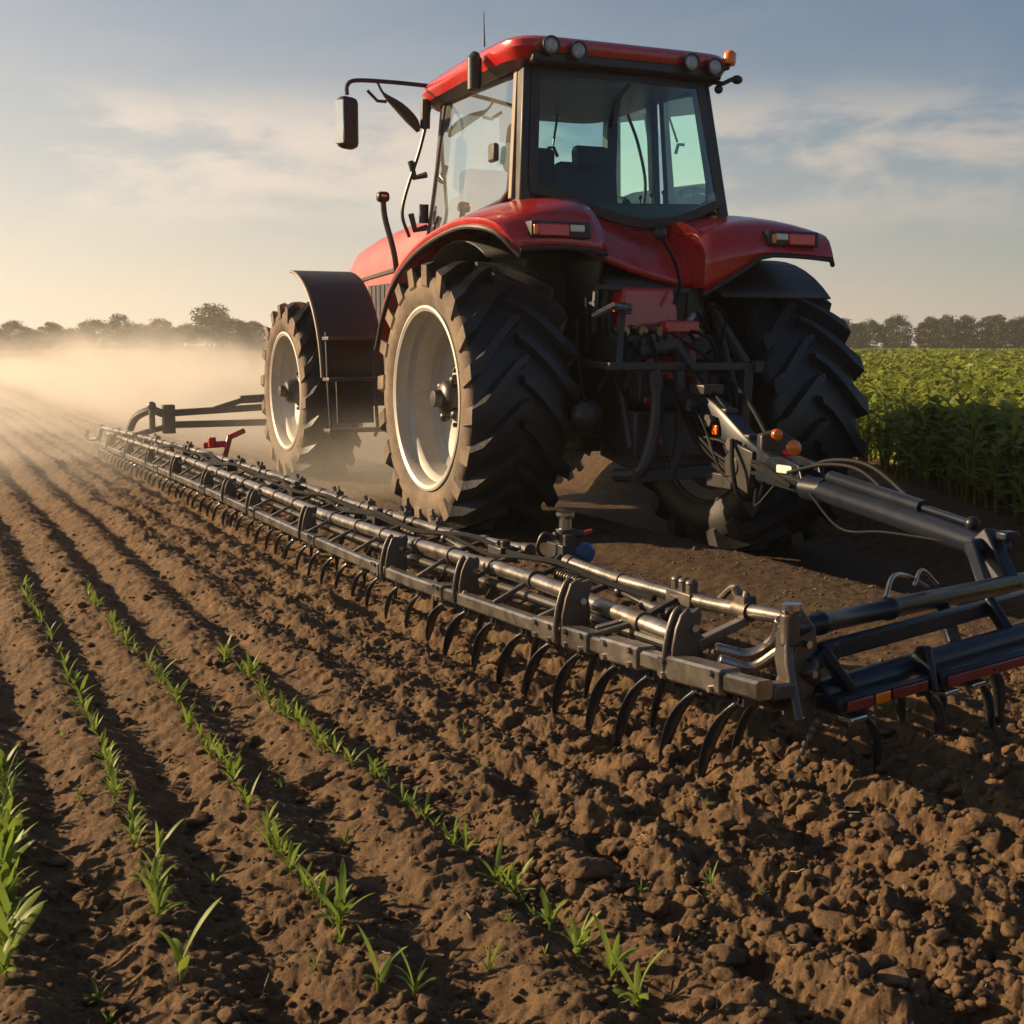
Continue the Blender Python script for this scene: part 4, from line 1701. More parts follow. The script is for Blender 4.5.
# linking plates, shaped like shields, between beam and pipes
plate = [(-0.045, -0.085), (0.02, -0.10), (0.085, -0.075), (0.125, -0.02), (0.135, 0.05), (0.12, 0.12), (0.145, 0.185), (0.13, 0.215), (0.075, 0.20), (0.035, 0.215), (-0.005, 0.19), (-0.04, 0.13), (-0.065, 0.05), (-0.07, -0.03)]
py = [3.60, 4.38, 5.42, 6.40, 8.0, 9.4, 10.2, 11.0, 12.4, 13.8, 15.2, 16.6]
for i, y in enumerate(py):
    sc = random.uniform(0.72, 0.86) if i < 5 else random.uniform(0.55, 0.7)
    sx_ = random.uniform(0.62, 0.85)
    jz = random.uniform(-0.012, 0.012)
    g = MB()
    b0 = lb(y)
    zspan = (mpp(y)[2] - b0[2]) / 0.11 if False else 1.0
    g.prism([(p[0] * sc * sx_, p[1] * sc * (1 + random.uniform(-0.04, 0.04))) for p in plate], (1, 0, 0), (0, 0, 1), b0 + V(0.01, 0, 0.03 + jz), 0.022)
    g.prism([(p[0] * sc * sx_ * 0.9, p[1] * sc * 0.94) for p in plate], (1, 0, 0), (0, 0, 1), b0 + V(0.012, 0.055, 0.03 + jz), 0.018)
    # curved flange round the rim of the plate
    pth = catmull([b0 + V(p[0] * sc * sx_, 0.02, p[1] * sc + 0.03 + jz) for p in plate[9:14] + plate[:1]], 4)
    g.tube(pth, 0.011, 8)
    pl = g.build('linking_plate', darksteel, cult, bevel=0.005)
    g = MB()
    for p in ((0.0, 0.0), (0.05, 0.10)):
        q0 = b0 + V(p[0], -0.012, p[1] + 0.03)
        g.cyl(q0, q0 - V(0, 0.018, 0), 0.014, 6)
    g.build('bolt', chrome, pl, smooth=20)
# dark cross members, small cylinders and springs between the pipes
for i, y in enumerate(np.arange(4.05, 17.2, 0.47)):
    y = y + random.uniform(-0.06, 0.06)
    g = MB()
    a, b = mpp(y), tpp(y + 0.05)
    g.bar(a + V(0, 0, 0.01), b, 0.030, 0.022)
    g.tube([a - V(0, 0.03, 0), a + V(0, 0.03, 0)], 0.042, 12)
    g.tube([b - V(0, 0.03, 0), b + V(0, 0.03, 0)], 0.032, 12)
    g.bar(lb(y + 0.08) + V(0, 0, 0.03), a, 0.028, 0.02)
    g.build('cross_strut', darksteel, cult, bevel=0.004)
for i, y in enumerate(np.arange(4.3, 17.0, 0.62)):
    y = y + random.uniform(-0.12, 0.12)
    g = MB()
    c0 = 0.5 * (mpp(y) + tpp(y)) + V(0.02, 0, -0.01)
    kind = i % 3
    if kind == 0:
        g.tube([c0 - V(0, 0.16, 0.01), c0 + V(0, 0.04, 0)], 0.030, 12)
        g.tube([c0 + V(0, 0.04, 0), c0 + V(0, 0.22, 0.015)], 0.012, 8)
        g.ball(c0 + V(0, 0.23, 0.015), 0.026)
    elif kind == 1:
        hel = [c0 + V(0.022 * math.cos(t), 0.11 * t / 30 - 0.1, 0.022 * math.sin(t)) for t in np.linspace(0, 60, 150)]
        g.tube(hel, 0.005, 5)
        g.tube([c0 - V(0, 0.12, 0), c0 + V(0, 0.14, 0)], 0.012, 8)
    else:
        g.box(c0 + V(0, 0, 0.02), (0.09, 0.15, 0.07))
        g.tube([c0 + V(0, -0.03, 0.05), c0 + V(0, -0.03, 0.085)], 0.024, 10)
        g.tube([c0 + V(0, 0.04, 0.05), c0 + V(0, 0.04, 0.075)], 0.018, 10)
    g.build('spring_unit', black if kind != 1 else darksteel, cult, bevel=0.005)
# little knobs and clips standing on the top pipe
for i, y in enumerate((3.72, 6.6, 7.1, 7.75, 8.4, 9.3, 10.4, 11.0, 12.8, 14.2)):
    g = MB()
    b = tpp(y)
    g.tube([b - V(0, 0.03, 0), b + V(0, 0.05, 0.0)], 0.036, 12)
    g.box(b + V(0, 0.01, 0.035), (0.05, 0.06, 0.03))
    g.tube([b + V(-0.01, 0, 0.03), b + V(0.0, 0, 0.065)], 0.012, 10)
    g.tube([b + V(-0.01, 0.03, 0.03), b + V(-0.02, 0.05, 0.075)], 0.014, 8)
    if i % 2 == 0:
        g.tube(catmull([b + V(0, 0.03, 0.03), b + V(0.03, 0.12, 0.06), b + V(0.02, 0.2, 0.0)], 5), 0.012, 8)
    g.build('pipe_clamp', darksteel, cult)
g = MB()
g.tube([0.5 * (lb(y) + mpp(y)) + V(0.06, 0, -0.005) for y in np.linspace(3.7, 17.5, 40)], 0.020, 10)
g.build('inner_rail', black, cult)
for k_ in range(2):
    g = MB()
    hp = []
    for y in np.arange(4.2, 17.0, 0.35):
        hp.append(0.5 * (mpp(y) + tpp(y)) + V(0.03 * math.sin(y * 3.1 + k_ * 2), 0, 0.018 * math.sin(y * 5.3 + k_) + 0.02 + 0.02 * k_))
    g.tube(catmull(hp, 4), 0.010 + 0.003 * k_, 7)
    g.build('hydraulic_hose', hosemat, cult)
# hydraulic valve that stands up on the top pipe
b = V(2.68, 5.25, 0.42)
g = MB()
g.box(b + V(0, 0, 0.015), (0.11, 0.16, 0.08))
g.tube([b + V(0, 0, 0.05), b + V(0, 0, 0.12)], 0.044, 16)
g.tube([b + V(-0.06, 0.0, 0.09), b + V(0.09, 0.0, 0.09)], 0.018, 10)
g.tube([b + V(-0.02, -0.06, 0.0), b + V(-0.02, -0.06, 0.10)], 0.022, 10)
g.tube(catmull([b + V(0.02, -0.06, 0.0), b + V(0.03, -0.14, -0.04), b + V(-0.02, -0.22, -0.10), b + V(0.0, -0.32, -0.09)], 6), 0.022, 10)
g.tube(catmull([b + V(-0.05, 0, 0.08), b + V(-0.1, 0.02, 0.10), b + V(-0.12, 0.04, 0.03), b + V(-0.06, 0.08, -0.03)], 6), 0.009, 8)
g.tube(catmull([b + V(-0.03, -0.05, 0.02), b + V(-0.09, -0.08, -0.02), b + V(-0.10, -0.1, -0.10)], 6), 0.014, 8)
hv = g.build('hydraulic_valve', black, cult, bevel=0.006)
g = MB()
g.lathe([(0, 0.115), (0.030, 0.115), (0.030, 0.165), (0.044, 0.18), (0.044, 0.195), (0.0, 0.195)], b, (0, 0, 1), 20)
g.build('valve_cap', chrome, hv)
g = MB()
g.cyl(b + V(0.045, -0.10, 0.015), b + V(0.065, -0.07, 0.02), 0.045, 18)
g.build('valve_disc', bluemat, hv)
g = MB()
g.tube([b + V(0.08, 0, 0.09), b + V(0.13, -0.01, 0.105)], [0.014, 0.008], 8)
g.build('valve_nozzle', red, hv)
# second, smaller valve near the corner
b = tpp(4.12)
g = MB()
for dy in (-0.05, 0.0, 0.05):
    g.tube([b + V(0, dy, -0.02), b + V(0, dy, 0.06)], 0.022, 10)
    g.ball(b + V(0, dy, 0.062), (0.024, 0.024, 0.014))
g.box(b, (0.06, 0.17, 0.05))
g.build('valve_bank', darksteel, cult, bevel=0.004)


# tines along the boom: flat spring steel curving down into the soil
def tine(base, tip, bulge, w0=0.016, th=0.007, name='tine', roll=(0, 1, 0)):
    base, tip = np.array(base, float), np.array(tip, float)
    bl = np.array(bulge, float)
    pts = catmull([base, base + (tip - base) * 0.25 + bl * 0.8, base + (tip - base) * 0.5 + bl, base + (tip - base) * 0.78 + bl * 0.62, tip], 6)
    n_ = len(pts)
    rows_ = []
    sd = unit(roll)
    for i_, p in enumerate(pts):
        t_ = unit(pts[min(i_ + 1, n_ - 1)] - pts[max(i_ - 1, 0)])
        nn = unit(np.cross(t_, sd))
        u_ = i_ / (n_ - 1)
        w = w0 * (0.72 + 0.5 * math.sin(math.pi * min(1, u_ * 1.05)) - 0.35 * u_ ** 4)
        h_ = th * (1.15 - 0.5 * u_)
        rows_.append([p + sd * w + nn * h_ * 0.3, p + sd * w * 0.6 + nn * h_, p - sd * w * 0.6 + nn * h_, p - sd * w + nn * h_ * 0.3, p - sd * w - nn * h_ * 0.3, p - sd * w * 0.6 - nn * h_, p + sd * w * 0.6 - nn * h_, p + sd * w - nn * h_ * 0.3, p + sd * w + nn * h_ * 0.3])
    g_ = MB()
    g_.sheet(rows_)
    g_.add(rows_[0][:8], [tuple(range(8))])
    g_.add(rows_[-1][:8], [tuple(range(7, -1, -1))])
    # clamp block
    g_.box(base + V(0, 0, 0.004), (0.045, 0.06, 0.05))
    g_.cyl(base + V(-0.03, 0, 0), base + V(0.03, 0, 0), 0.016, 8)
    return g_.build(name, tinesteel, cult, smooth=50)


ytips = [3.42, 3.66, 3.95, 4.18, 4.47, 4.72, 4.98, 5.28, 5.58]
while ytips[-1] < 17.4:
    ytips.append(ytips[-1] + (0.285 if ytips[-1] < 8 else 0.275) + random.uniform(-0.025, 0.025))
for i, y in enumerate(ytips):
    near = y < 6
    lean = 0.16 if near else 0.12
    yb = y - lean + random.uniform(-0.012, 0.012)
    bz = lb(yb)[2] - 0.050
    zt = float(ground_h(np.array([2.25]), np.array([y]), False)[0]) - 0.02
    base = V(2.285, yb, bz)
    tip = V(2.235 + random.uniform(-0.012, 0.012), y + 0.01, zt)
    tine(base, tip, (-0.016, 0.022, 0.024) if near else (-0.018, 0.02, 0.018), 0.0195 if near else 0.0125, 0.0075, roll=unit((0.85, -0.42, 0.15)))
    # a second gang set further back
    if i % 2 == 0 and y < 11:
        tine(V(2.50, yb + 0.10, mpp(yb)[2] - 0.07), V(2.45, y + 0.15, zt - 0.01), (-0.02, 0.03, 0.03), 0.015, 0.007, roll=unit((0.85, -0.42, 0.15)))

# --- corner bracket and cross frame to the right
g = MB()
g.prism([(-0.03, 0.06), (0.03, 0.09), (0.10, 0.02), (0.12, -0.10), (0.10, -0.20), (0.02, -0.24), (-0.10, -0.22), (-0.16, -0.18), (-0.06, -0.14), (0.0, -0.05)], unit((1, 0.25, 0)), (0, 0, 1), V(2.50, 3.33, 0.45), 0.035)
g.prism([(-0.02, 0.05), (0.05, 0.05), (0.07, -0.06), (-0.03, -0.24), (-0.12, -0.22), (-0.03, -0.06)], unit((0.25, 1, 0)), (0, 0, 1), V(2.46, 3.30, 0.44), 0.03)
g.tube([(2.47, 3.30, 0.43), (2.47, 3.30, 0.535)], 0.032, 14)
g.tube([(2.55, 3.32, 0.36), (2.60, 3.36, 0.30)], 0.038, 12)
g.bar((2.28, 3.16, 0.34), (2.48, 3.30, 0.29), 0.07, 0.05)
cb = g.build('corner_bracket', darksteel, cult, bevel=0.008)
g = MB()
g.lathe([(0, 0.0), (0.030, 0.0), (0.034, 0.01), (0.034, 0.03), (0, 0.034)], (2.47, 3.30, 0.535), (0, 0, 1), 16)
for dx, dz in ((0.03, -0.02), (0.06, -0.12), (-0.02, -0.17)):
    g.cyl((2.50 + dx, 3.30 + dx * .25, 0.45 + dz), (2.505 + dx, 3.275 + dx * .25, 0.45 + dz), 0.014, 6)
g.build('bolt', chrome, cb, smooth=20)
g = MB()
g.tube(catmull([(2.36, 3.55, 0.38), (2.46, 3.5, 0.36), (2.50, 3.42, 0.42), (2.48, 3.36, 0.50)], 6), 0.020, 10)
g.tube(catmull([(2.33, 3.48, 0.36), (2.43, 3.44, 0.335), (2.48, 3.36, 0.40)], 6), 0.018, 10)
g.bar((2.27, 3.75, 0.30), (2.60, 3.72, 0.42), 0.04, 0.03)
g.bar((2.30, 4.25, 0.31), (2.60, 4.1, 0.40), 0.035, 0.025)
g.build('corner_linkage', steel, cult, bevel=0.004)
# upper tube
UA, UB = V(2.50, 3.33, 0.475), V(4.55, 4.28, 0.335)
g = MB()
d_ = UB - UA
g.tube([UA, UA + d_ * 0.07, UA + d_ * 0.075, UA + d_ * 0.085, UA + d_ * 0.09, UA + d_ * 0.30, UA + d_ * 0.305, UA + d_ * 0.32, UA + d_ * 0.325, UB], [0.032, 0.032, 0.040, 0.040, 0.034, 0.034, 0.042, 0.042, 0.037, 0.037], 18)
g.build('upper_frame_tube', steelblue, cult)
MA, MBp = V(2.62, 3.34, 0.385), V(4.3, 3.98, 0.345)
g = MB()
g.bar(V(2.56, 3.33, 0.345), MA + V(0.08, 0.03, 0.005), 0.05, 0.055)
g.bar(MA, MBp, 0.04, 0.062)
g.bar(UA + d_ * 0.52 - V(0, 0, 0.02), V(3.45, 3.62, 0.27), 0.05, 0.04)
g.build('middle_frame_bar', steelblue, cult, bevel=0.008)
LA, LB = V(2.62, 3.30, 0.225), V(4.25, 3.72, 0.225)
dl_ = unit(LB - LA)
g = MB()
g.bar(LA, LA + (LB - LA) * 0.30, 0.10, 0.055)
g.bar(LA + (LB - LA) * 0.32, LB, 0.14, 0.06)
g.tube([LA + V(0, 0.05, 0.02), LB + V(0, 0.06, 0.045)], 0.045, 16)
g.prism([(-0.10, -0.05), (0.06, -0.05), (0.05, 0.02), (0.0, 0.09), (-0.05, 0.10)], (0, 1, 0), (0, 0, 1), LA + (LB - LA) * 0.31 + V(0, 0.02, 0.02), 0.03)
g.bar(V(2.75, 3.34, 0.24), V(2.62, 3.34, 0.40), 0.04, 0.05, (0, 1, 0))
g.bar(V(3.75, 3.62, 0.24), V(3.72, 3.75, 0.40), 0.04, 0.05, (0, 1, 0))
lowf = g.build('lower_frame_bar', steelblue, cult, bevel=0.01)
sdv = np.cross(dl_, (0, 0, 1))
for a, b, m_, nm in ((0.02, 0.10, reflred, 'red_reflector'), (0.11, 0.155, orange, 'amber_reflector'), (0.165, 0.28, reflred, 'red_reflector'), (0.335, 0.62, reflred, 'red_reflector'), (0.65, 0.95, reflred, 'red_reflector')):
    g = MB()
    o_ = 0.055 if b < 0.3 else 0.075
    pa, pb = LA + (LB - LA) * a + sdv * o_ - V(0, 0, 0.004), LA + (LB - LA) * b + sdv * o_ - V(0, 0, 0.004)
    g.bar(pa, pb, 0.012, 0.036)
    g.build(nm, m_, lowf, bevel=0.004)
for a in (0.05, 0.36, 0.46):
    g = MB()
    p = LA + (LB - LA) * a + sdv * 0.04 - V(0, 0, 0.05)
    g.bar(p - dl_ * 0.04, p + dl_ * 0.04, 0.06, 0.02)
    g.build('skid_shoe', chrome, lowf, bevel=0.005)
# tines of the cross frame
for a, fwd, w in ((0.10, 0.02, 0.012), (0.34, 0.05, 0.016), (0.36, 0.28, 0.013), (0.50, 0.26, 0.016), (0.53, 0.05, 0.013), (0.66, 0.16, 0.017), (0.80, 0.12, 0.016), (0.95, 0.1, 0.016)):
    p = LA + (LB - LA) * a + V(0, fwd, -0.05)
    gz = float(ground_h(np.array([p[0] + 0.1]), np.array([p[1]]), False)[0])
    tine(p, V(p[0] + 0.08, p[1] - 0.02, gz - 0.03), (0.035, -0.01, 0.028), w * 1.15, 0.010, roll=unit((0.80, -0.55, 0.1)))
# short chain-like clod breaker on the corner
g = MB()
for i in range(9):
    p = V(2.52, 3.22, 0.20) + V(-0.012, 0, -0.022) * i
    g.ball(p + V(random.uniform(-.008, .008), 0, 0), (0.011, 0.009, 0.014), 8, 5)
g.build('drag_chain', darksteel, cult)

# --- drawbar (gooseneck) from the tractor hitch to the frame
DP = [V(5.02, 7.85, 0.96), V(4.98, 7.45, 0.83), V(4.94, 7.0, 0.635), V(4.80, 6.5, 0.585), V(4.67, 6.0, 0.55), V(4.46, 5.1, 0.515), V(4.26, 4.3, 0.485)]
g = MB()
p = catmull(DP[:4], 6)
rows = []
for i, q0 in enumerate(p):
    u = i / (len(p) - 1)
    w = 0.075 - 0.02 * u
    h_ = 0.13 - 0.055 * u + 0.03 * math.sin(u * 3.14)
    rows.append([q0 + V(dx * w, 0, dz * h_) for dx, dz in ((-1, -0.8), (-1, 0.75), (-0.75, 1), (0.75, 1), (1, 0.75), (1, -0.8), (0.75, -1), (-0.75, -1), (-1, -0.8))])
g.sheet(rows)
g.add(rows[0][:8], [tuple(range(8))])
g.add(rows[-1][:8], [tuple(range(7, -1, -1))])
neck = g.build('drawbar_neck', steelblue, cult, smooth=30, bevel=0.008)
g = MB()
for i in (3, 7, 11):
    g.box(p[i] + V(0, 0, 0.15 - 0.05 * i / 15), (0.10, 0.10, 0.035))
g.box(p[2] + V(-0.02, -0.06, 0.14), (0.16, 0.18, 0.07))
g.tube([p[0] + V(0.02, 0.15, 0.02), p[0] + V(0.0, -0.1, 0.0)], 0.09, 14)
g.prism([(-0.10, -0.20), (0.16, -0.12), (0.18, 0.02), (0.05, 0.12), (-0.14, 0.08)], (0, 1, 0), (0, 0, 1), DP[2] + V(-0.10, 0.02, -0.02), 0.025)
g.tube([DP[2] + V(-0.12, 0.1, -0.05), DP[2] + V(0.12, 0.1, -0.05)], 0.07, 16)
g.box(DP[2] + V(0.0, 0.28, -0.16), (0.2, 0.3, 0.10))
g.build('coupling_bracket', black, neck, bevel=0.01)
g = MB()
dp = catmull(DP[3:], 6)
g.tube(dp, [0.054] * 4 + [0.058] * (len(dp) - 7) + [0.055, 0.05, 0.045], 18)
db = g.build('drawbar_tube', steelblue, cult)
g = MB()
a, b = DP[4], DP[6]
e0, e1 = a + (b - a) * 0.05 + V(0.03, 0, 0.082), a + (b - a) * 0.9 + V(0.03, 0, 0.072)
g.tube([e0, e0 + (e1 - e0) * 0.7], 0.036, 14)
g.tube([e0 + (e1 - e0) * 0.7, e1], 0.017, 10)
g.ball(e1, 0.035)
g.tube([a + V(0, 0.12, 0), a + V(0, -0.06, 0)], 0.070, 16)
g.build('drawbar_ram', steelblue, db)
g = MB()
c0 = DP[3]
g.prism([(-0.30, -0.055), (0.34, -0.06), (0.30, 0.05), (0.1, 0.085), (-0.2, 0.08)], unit(DP[3] - DP[4]), (0, 0, 1), c0 + V(-0.06, -0.1, 0.02), 0.03)
g.prism([(-0.30, -0.055), (0.34, -0.06), (0.30, 0.05), (0.1, 0.085), (-0.2, 0.08)], unit(DP[3] - DP[4]), (0, 0, 1), c0 + V(0.08, -0.1, 0.02), 0.03)
g.bar(DP[3] + V(0, 0.15, -0.02), DP[4], 0.11, 0.08)
g.build('drawbar_fork', steelblue, cult, bevel=0.008)
g = MB()
g.tube(catmull([DP[4] + V(0.04, 0.25, 0.06), DP[4] + V(0.05, 0.0, 0.16), DP[4] + V(0.06, -0.35, 0.16), DP[4] + V(0.03, -0.75, 0.0)], 8), 0.014, 8)
g.tube(catmull([DP[4] + V(0.0, 0.3, 0.07), DP[4] + V(0.02, 0.0, 0.14), DP[4] + V(0.03, -0.3, 0.135), DP[4] + V(0.02, -0.6, 0.0)], 8), 0.012, 8)
g.tube(catmull([DP[4] + V(-0.07, 0.0, -0.02), DP[5] + V(-0.075, 0.35, -0.10), DP[5] + V(-0.07, 0.0, -0.075), DP[6] + V(-0.02, 0.05, 0.0)], 8), 0.007, 6)
g.tube(catmull([DP[2] + V(-0.12, 0.1, 0.12), DP[2] + V(-0.18, 0.0, -0.05), DP[2] + V(-0.16, -0.05, -0.22), DP[2] + V(-0.05, -0.1, -0.24), DP[3] + V(-0.08, 0.1, -0.06)], 8), 0.015, 8)
g.tube(catmull([DP[2] + V(-0.06, -0.05, -0.06), DP[2] + V(-0.08, -0.12, -0.18), DP[3] + V(-0.1, 0.15, -0.2), DP[3] + V(-0.06, 0.0, -0.05)], 8), 0.011, 8)
g.tube(catmull([p[4] + V(-0.1, 0, 0.0), p[7] + V(-0.13, 0, -0.1), p[9] + V(-0.12, 0, -0.2), p[12] + V(-0.1, 0, -0.12)], 8), 0.013, 8)
g.build('hydraulic_hose', hosemat, cult)
g = MB()
g.tube(catmull([UA + d_ * 0.30 + V(0, 0, 0.04), UA + d_ * 0.36 + V(0, 0.05, 0.10), UA + d_ * 0.42 + V(0, 0.05, 0.09), UA + d_ * 0.46 + V(0, 0, 0.05)], 6), 0.009, 8)
g.tube(catmull([UA + d_ * 0.42 + V(0, 0.02, 0.06), UA + d_ * 0.45 + V(0, 0.02, 0.115), UA + d_ * 0.50 + V(0, 0, 0.055)], 6), 0.007, 8)
g.build('pale_hose', steel, cult)
for k_ in range(6):
    q_ = random.Random(40 + k_)
    g = MB()
    s0 = p[1] + V(-0.09, 0.05, q_.uniform(-0.05, 0.1))
    s1 = p[5] + V(-0.12 - q_.uniform(0, 0.05), 0, q_.uniform(-0.12, 0.06))
    s2 = p[9] + V(-0.11, 0, q_.uniform(-0.22, 0.02))
    s3 = p[14] + V(-0.075, 0, q_.uniform(-0.06, 0.03))
    g.tube(catmull([s0, s1, s2, s3, DP[4] + V(-0.05, 0.2, 0.0)], 7), q_.uniform(0.008, 0.014), 8)
    g.build('hydraulic_hose', hosemat, cult)
for i in (2, 6, 10):
    g = MB()
    g.cyl(p[i] + V(-0.11, 0, 0.03), p[i] + V(0.10, 0, 0.03), 0.032, 14)
    g.cyl(p[i] + V(-0.125, 0, 0.03), p[i] + V(-0.10, 0, 0.03), 0.045, 6)
    g.build('pivot_pin', darksteel, neck)
g = MB()
g.tube(catmull([V(4.78, 8.1, 1.12), V(4.86, 7.9, 1.0), V(4.88, 7.6, 0.70), V(4.84, 7.2, 0.52), V(4.86, 7.0, 0.56)], 8), 0.015, 8)
g.tube(catmull([V(5.3, 8.2, 1.2), V(5.25, 7.8, 1.12), V(5.15, 7.4, 0.98), V(5.05, 7.0, 0.74)], 8), 0.016, 8)
g.tube(catmull([V(5.1, 8.2, 1.3), V(5.0, 7.9, 1.2), V(4.98, 7.5, 1.0), V(4.94, 7.1, 0.74)], 8), 0.013, 8)
g.build('hydraulic_hose', hosemat, cult)
# upright that joins drawbar and cross frame
g = MB()
g.bar(DP[6] + V(0, 0.02, 0.06), V(4.22, 4.12, 0.33), 0.08, 0.08, (0, 1, 0))
g.bar(DP[6] + V(-0.10, 0.0, 0.02), V(4.02, 4.05, 0.34), 0.045, 0.05, (0, 1, 0))
g.tube([DP[6] + V(-0.10, 0, 0.0), DP[6] + V(0.10, 0, 0.0)], 0.045, 16)
g.box(DP[6] + V(0.03, -0.08, 0.06), (0.08, 0.07, 0.04))
g.build('frame_upright', steelblue, cult, bevel=0.01)
# lamps on the coupling
g = MB()
lp = DP[2] + V(0.06, -0.22, 0.10)
g.prism([(-0.12, -0.10), (0.10, -0.09), (0.12, 0.03), (0.0, 0.10), (-0.12, 0.07)], unit((0.9, -0.3, 0)), (0, 0, 1), lp + V(-0.02, 0.055, 0.0), 0.10)
ml = g.build('marker_lamp_housing', black, cult, bevel=0.015)
for dx, dz, r_, m_, nm in ((0.045, -0.015, 0.045, orange, 'amber_lens'), (-0.06, 0.07, 0.032, orange, 'amber_lens'), (0.0, -0.05, 0.026, redlens, 'red_lens')):
    g = MB()
    g.lathe([(r_ * 1.15, -0.01), (r_ * 1.15, 0.004), (r_, 0.006), (r_ * 0.92, 0.012), (r_ * 0.5, 0.018), (0, 0.02)], lp + V(dx, -0.015 - dx * 0.3, dz), unit((-0.25, -1, 0)), 18)
    g.build(nm, m_, ml)
g = MB()
g.box(DP[3] + V(-0.085, -0.12, 0.045), (0.03, 0.16, 0.05))
g.build('pale_reflector', whitelens, cult, bevel=0.008)
g = MB()
g.box(DP[1] + V(-0.09, -0.05, -0.03), (0.02, 0.06, 0.065))
g.build('amber_reflector', orange, cult, bevel=0.006)

# --- front carrying arms that reach the boom from the tractor's front linkage
g = MB()
g.bar((2.70, 15.0, 0.605), (4.95, 15.1, 0.70), 0.07, 0.075)
g.bar((2.70, 15.0, 0.475), (4.95, 15.1, 0.475), 0.07, 0.075)
g.box((2.68, 15.0, 0.54), (0.13, 0.13, 0.32))
g.bar((3.2, 15.02, 0.64), (3.55, 15.05, 0.74), 0.05, 0.06)
g.bar((3.5, 15.05, 0.74), (4.9, 15.1, 0.80), 0.06, 0.09)
g.bar((4.85, 15.1, 0.9), (4.85, 14.9, 0.4), 0.12, 0.10, (0, 1, 0))
g.build('front_arm', satin, cult, bevel=0.008)
g = MB()
g.tube(catmull([(2.62, 15.0, 0.6), (2.5, 15.05, 0.64), (2.36, 15.2, 0.56), (2.30, 15.3, 0.42)], 6), 0.045, 10)
g.tube([(2.5, 15.0, 0.42), (2.5, 15.0, 0.66)], 0.035, 10)
g.ball((2.5, 15.0, 0.69), 0.05)
g.bar((2.35, 15.2, 0.36), (2.68, 15.0, 0.46), 0.07, 0.06)
g.build('arm_knuckle', darksteel, cult, bevel=0.006)
g = MB()
g.tube(catmull([(2.15, 17.8, 0.25), (2.13, 17.85, 0.20), (2.17, 17.8, 0.15), (2.25, 17.68, 0.16)], 6), 0.025, 10)
g.bar((2.25, 17.7, 0.08), (2.32, 17.72, 0.34), 0.05, 0.06, (0, 1, 0))
g.build('end_hook', darksteel, cult, bevel=0.005)
g = MB()
g.bar((2.72, 12.4, 0.30), (2.78, 12.4, 0.52), 0.05, 0.05, (0, 1, 0))
g.bar((2.55, 12.5, 0.42), (2.78, 12.4, 0.44), 0.05, 0.06)
g.bar((2.78, 12.4, 0.50), (2.92, 12.4, 0.56), 0.04, 0.05)
g.tube([(2.62, 12.45, 0.40), (2.62, 12.45, 0.5)], 0.04, 10)
g.build('red_clamp', red, cult, bevel=0.01)
# ------------------------------------------------------------------ plants
def leaf(mb, base, az, length, width, rise, droop, n=6, twist=0.0, fold=0.25, mi=0):
    """arching leaf blade, two faces wide with a folded midrib"""
    d = np.array([math.cos(az), math.sin(az), 0.0])
    sdir = np.array([-math.sin(az), math.cos(az), 0.0])
    p = np.array(base, float)
    el = rise
    o = len(mb.v)
    vs = []
    for i in range(n + 1):
        u = i / n
        w = width * (0.35 + 1.3 * u) * (1 - u) ** 0.7 * 1.25 if u > 0 else width * 0.4
        tdir = d * math.cos(el) + np.array([0, 0, 1.0]) * math.sin(el)
        nrm = np.cross(sdir, tdir)
        s_ = sdir * math.cos(twist * u) + nrm * math.sin(twist * u)
        vs += [p - s_ * w - nrm * w * -fold, p, p + s_ * w - nrm * w * -fold]
        p = p + tdir * length / n
        el -= droop / n * (0.5 + u)
    fs = []
    for i in range(n):
        for k in (0, 1):
            a = i * 3 + k
            fs.append((a, a + 1, a + 4, a + 3))
    mb.add(vs, fs, mi)


def seedling_mesh(seed, broad=1.0):
    random.seed(seed)
    mb = MB()
    nl = random.choice((4, 5, 5, 6, 7)) + (2 if broad > 1.2 else 0)
    a0 = random.uniform(0, 6.28)
    mb.tube([(0, 0, -0.02), (0, 0, 0.02), (random.uniform(-.003, .003), 0, 0.035)], [0.0035, 0.003, 0.002], 6)
    for i in range(nl):
        az = a0 + i * 2.5 + random.uniform(-0.5, 0.5)
        u = i / (nl - 1)
        leaf(mb, (0, 0, 0.012 + 0.018 * u), az, random.uniform(0.065, 0.115) * (0.8 + 0.4 * u), random.uniform(0.0075, 0.012) * broad, R(random.uniform(35, 60) + 28 * u), R(random.uniform(50, 115) - 45 * u), 7, random.uniform(-0.5, 0.5))
    me = mb.build('seedling', seedleaf, smooth=60)
    m_ = me.data
    bpy.data.objects.remove(me)
    return m_


seed_meshes = [seedling_mesh(100 + i, 1.0) for i in range(9)] + [seedling_mesh(200 + i, 1.35) for i in range(3)]
weed_meshes = [seedling_mesh(300 + i, 0.55) for i in range(3)]
random.seed(11)


def ground_z(x, y):
    return float(ground_h(np.array([x]), np.array([y]))[0])


def pixel_ground(px, py):
    d = fw * FPX + rt * (px - 512) - up * (py - 512)
    t = -CAM_H / d.z
    return d.x * t, d.y * t


def put(mesh, x, y, sc, label, group, name='maize_seedling', cat='seedling', dz=0.0):
    o = bpy.data.objects.new(name, mesh)
    COL.objects.link(o)
    o.location = (x, y, ground_z(x, y) + dz)
    o.rotation_euler = (random.uniform(-0.15, 0.15), random.uniform(-0.15, 0.15), random.uniform(0, 6.28))
    o.scale = (sc, sc, sc * random.uniform(0.85, 1.1))
    return tag(o, label, cat, group)


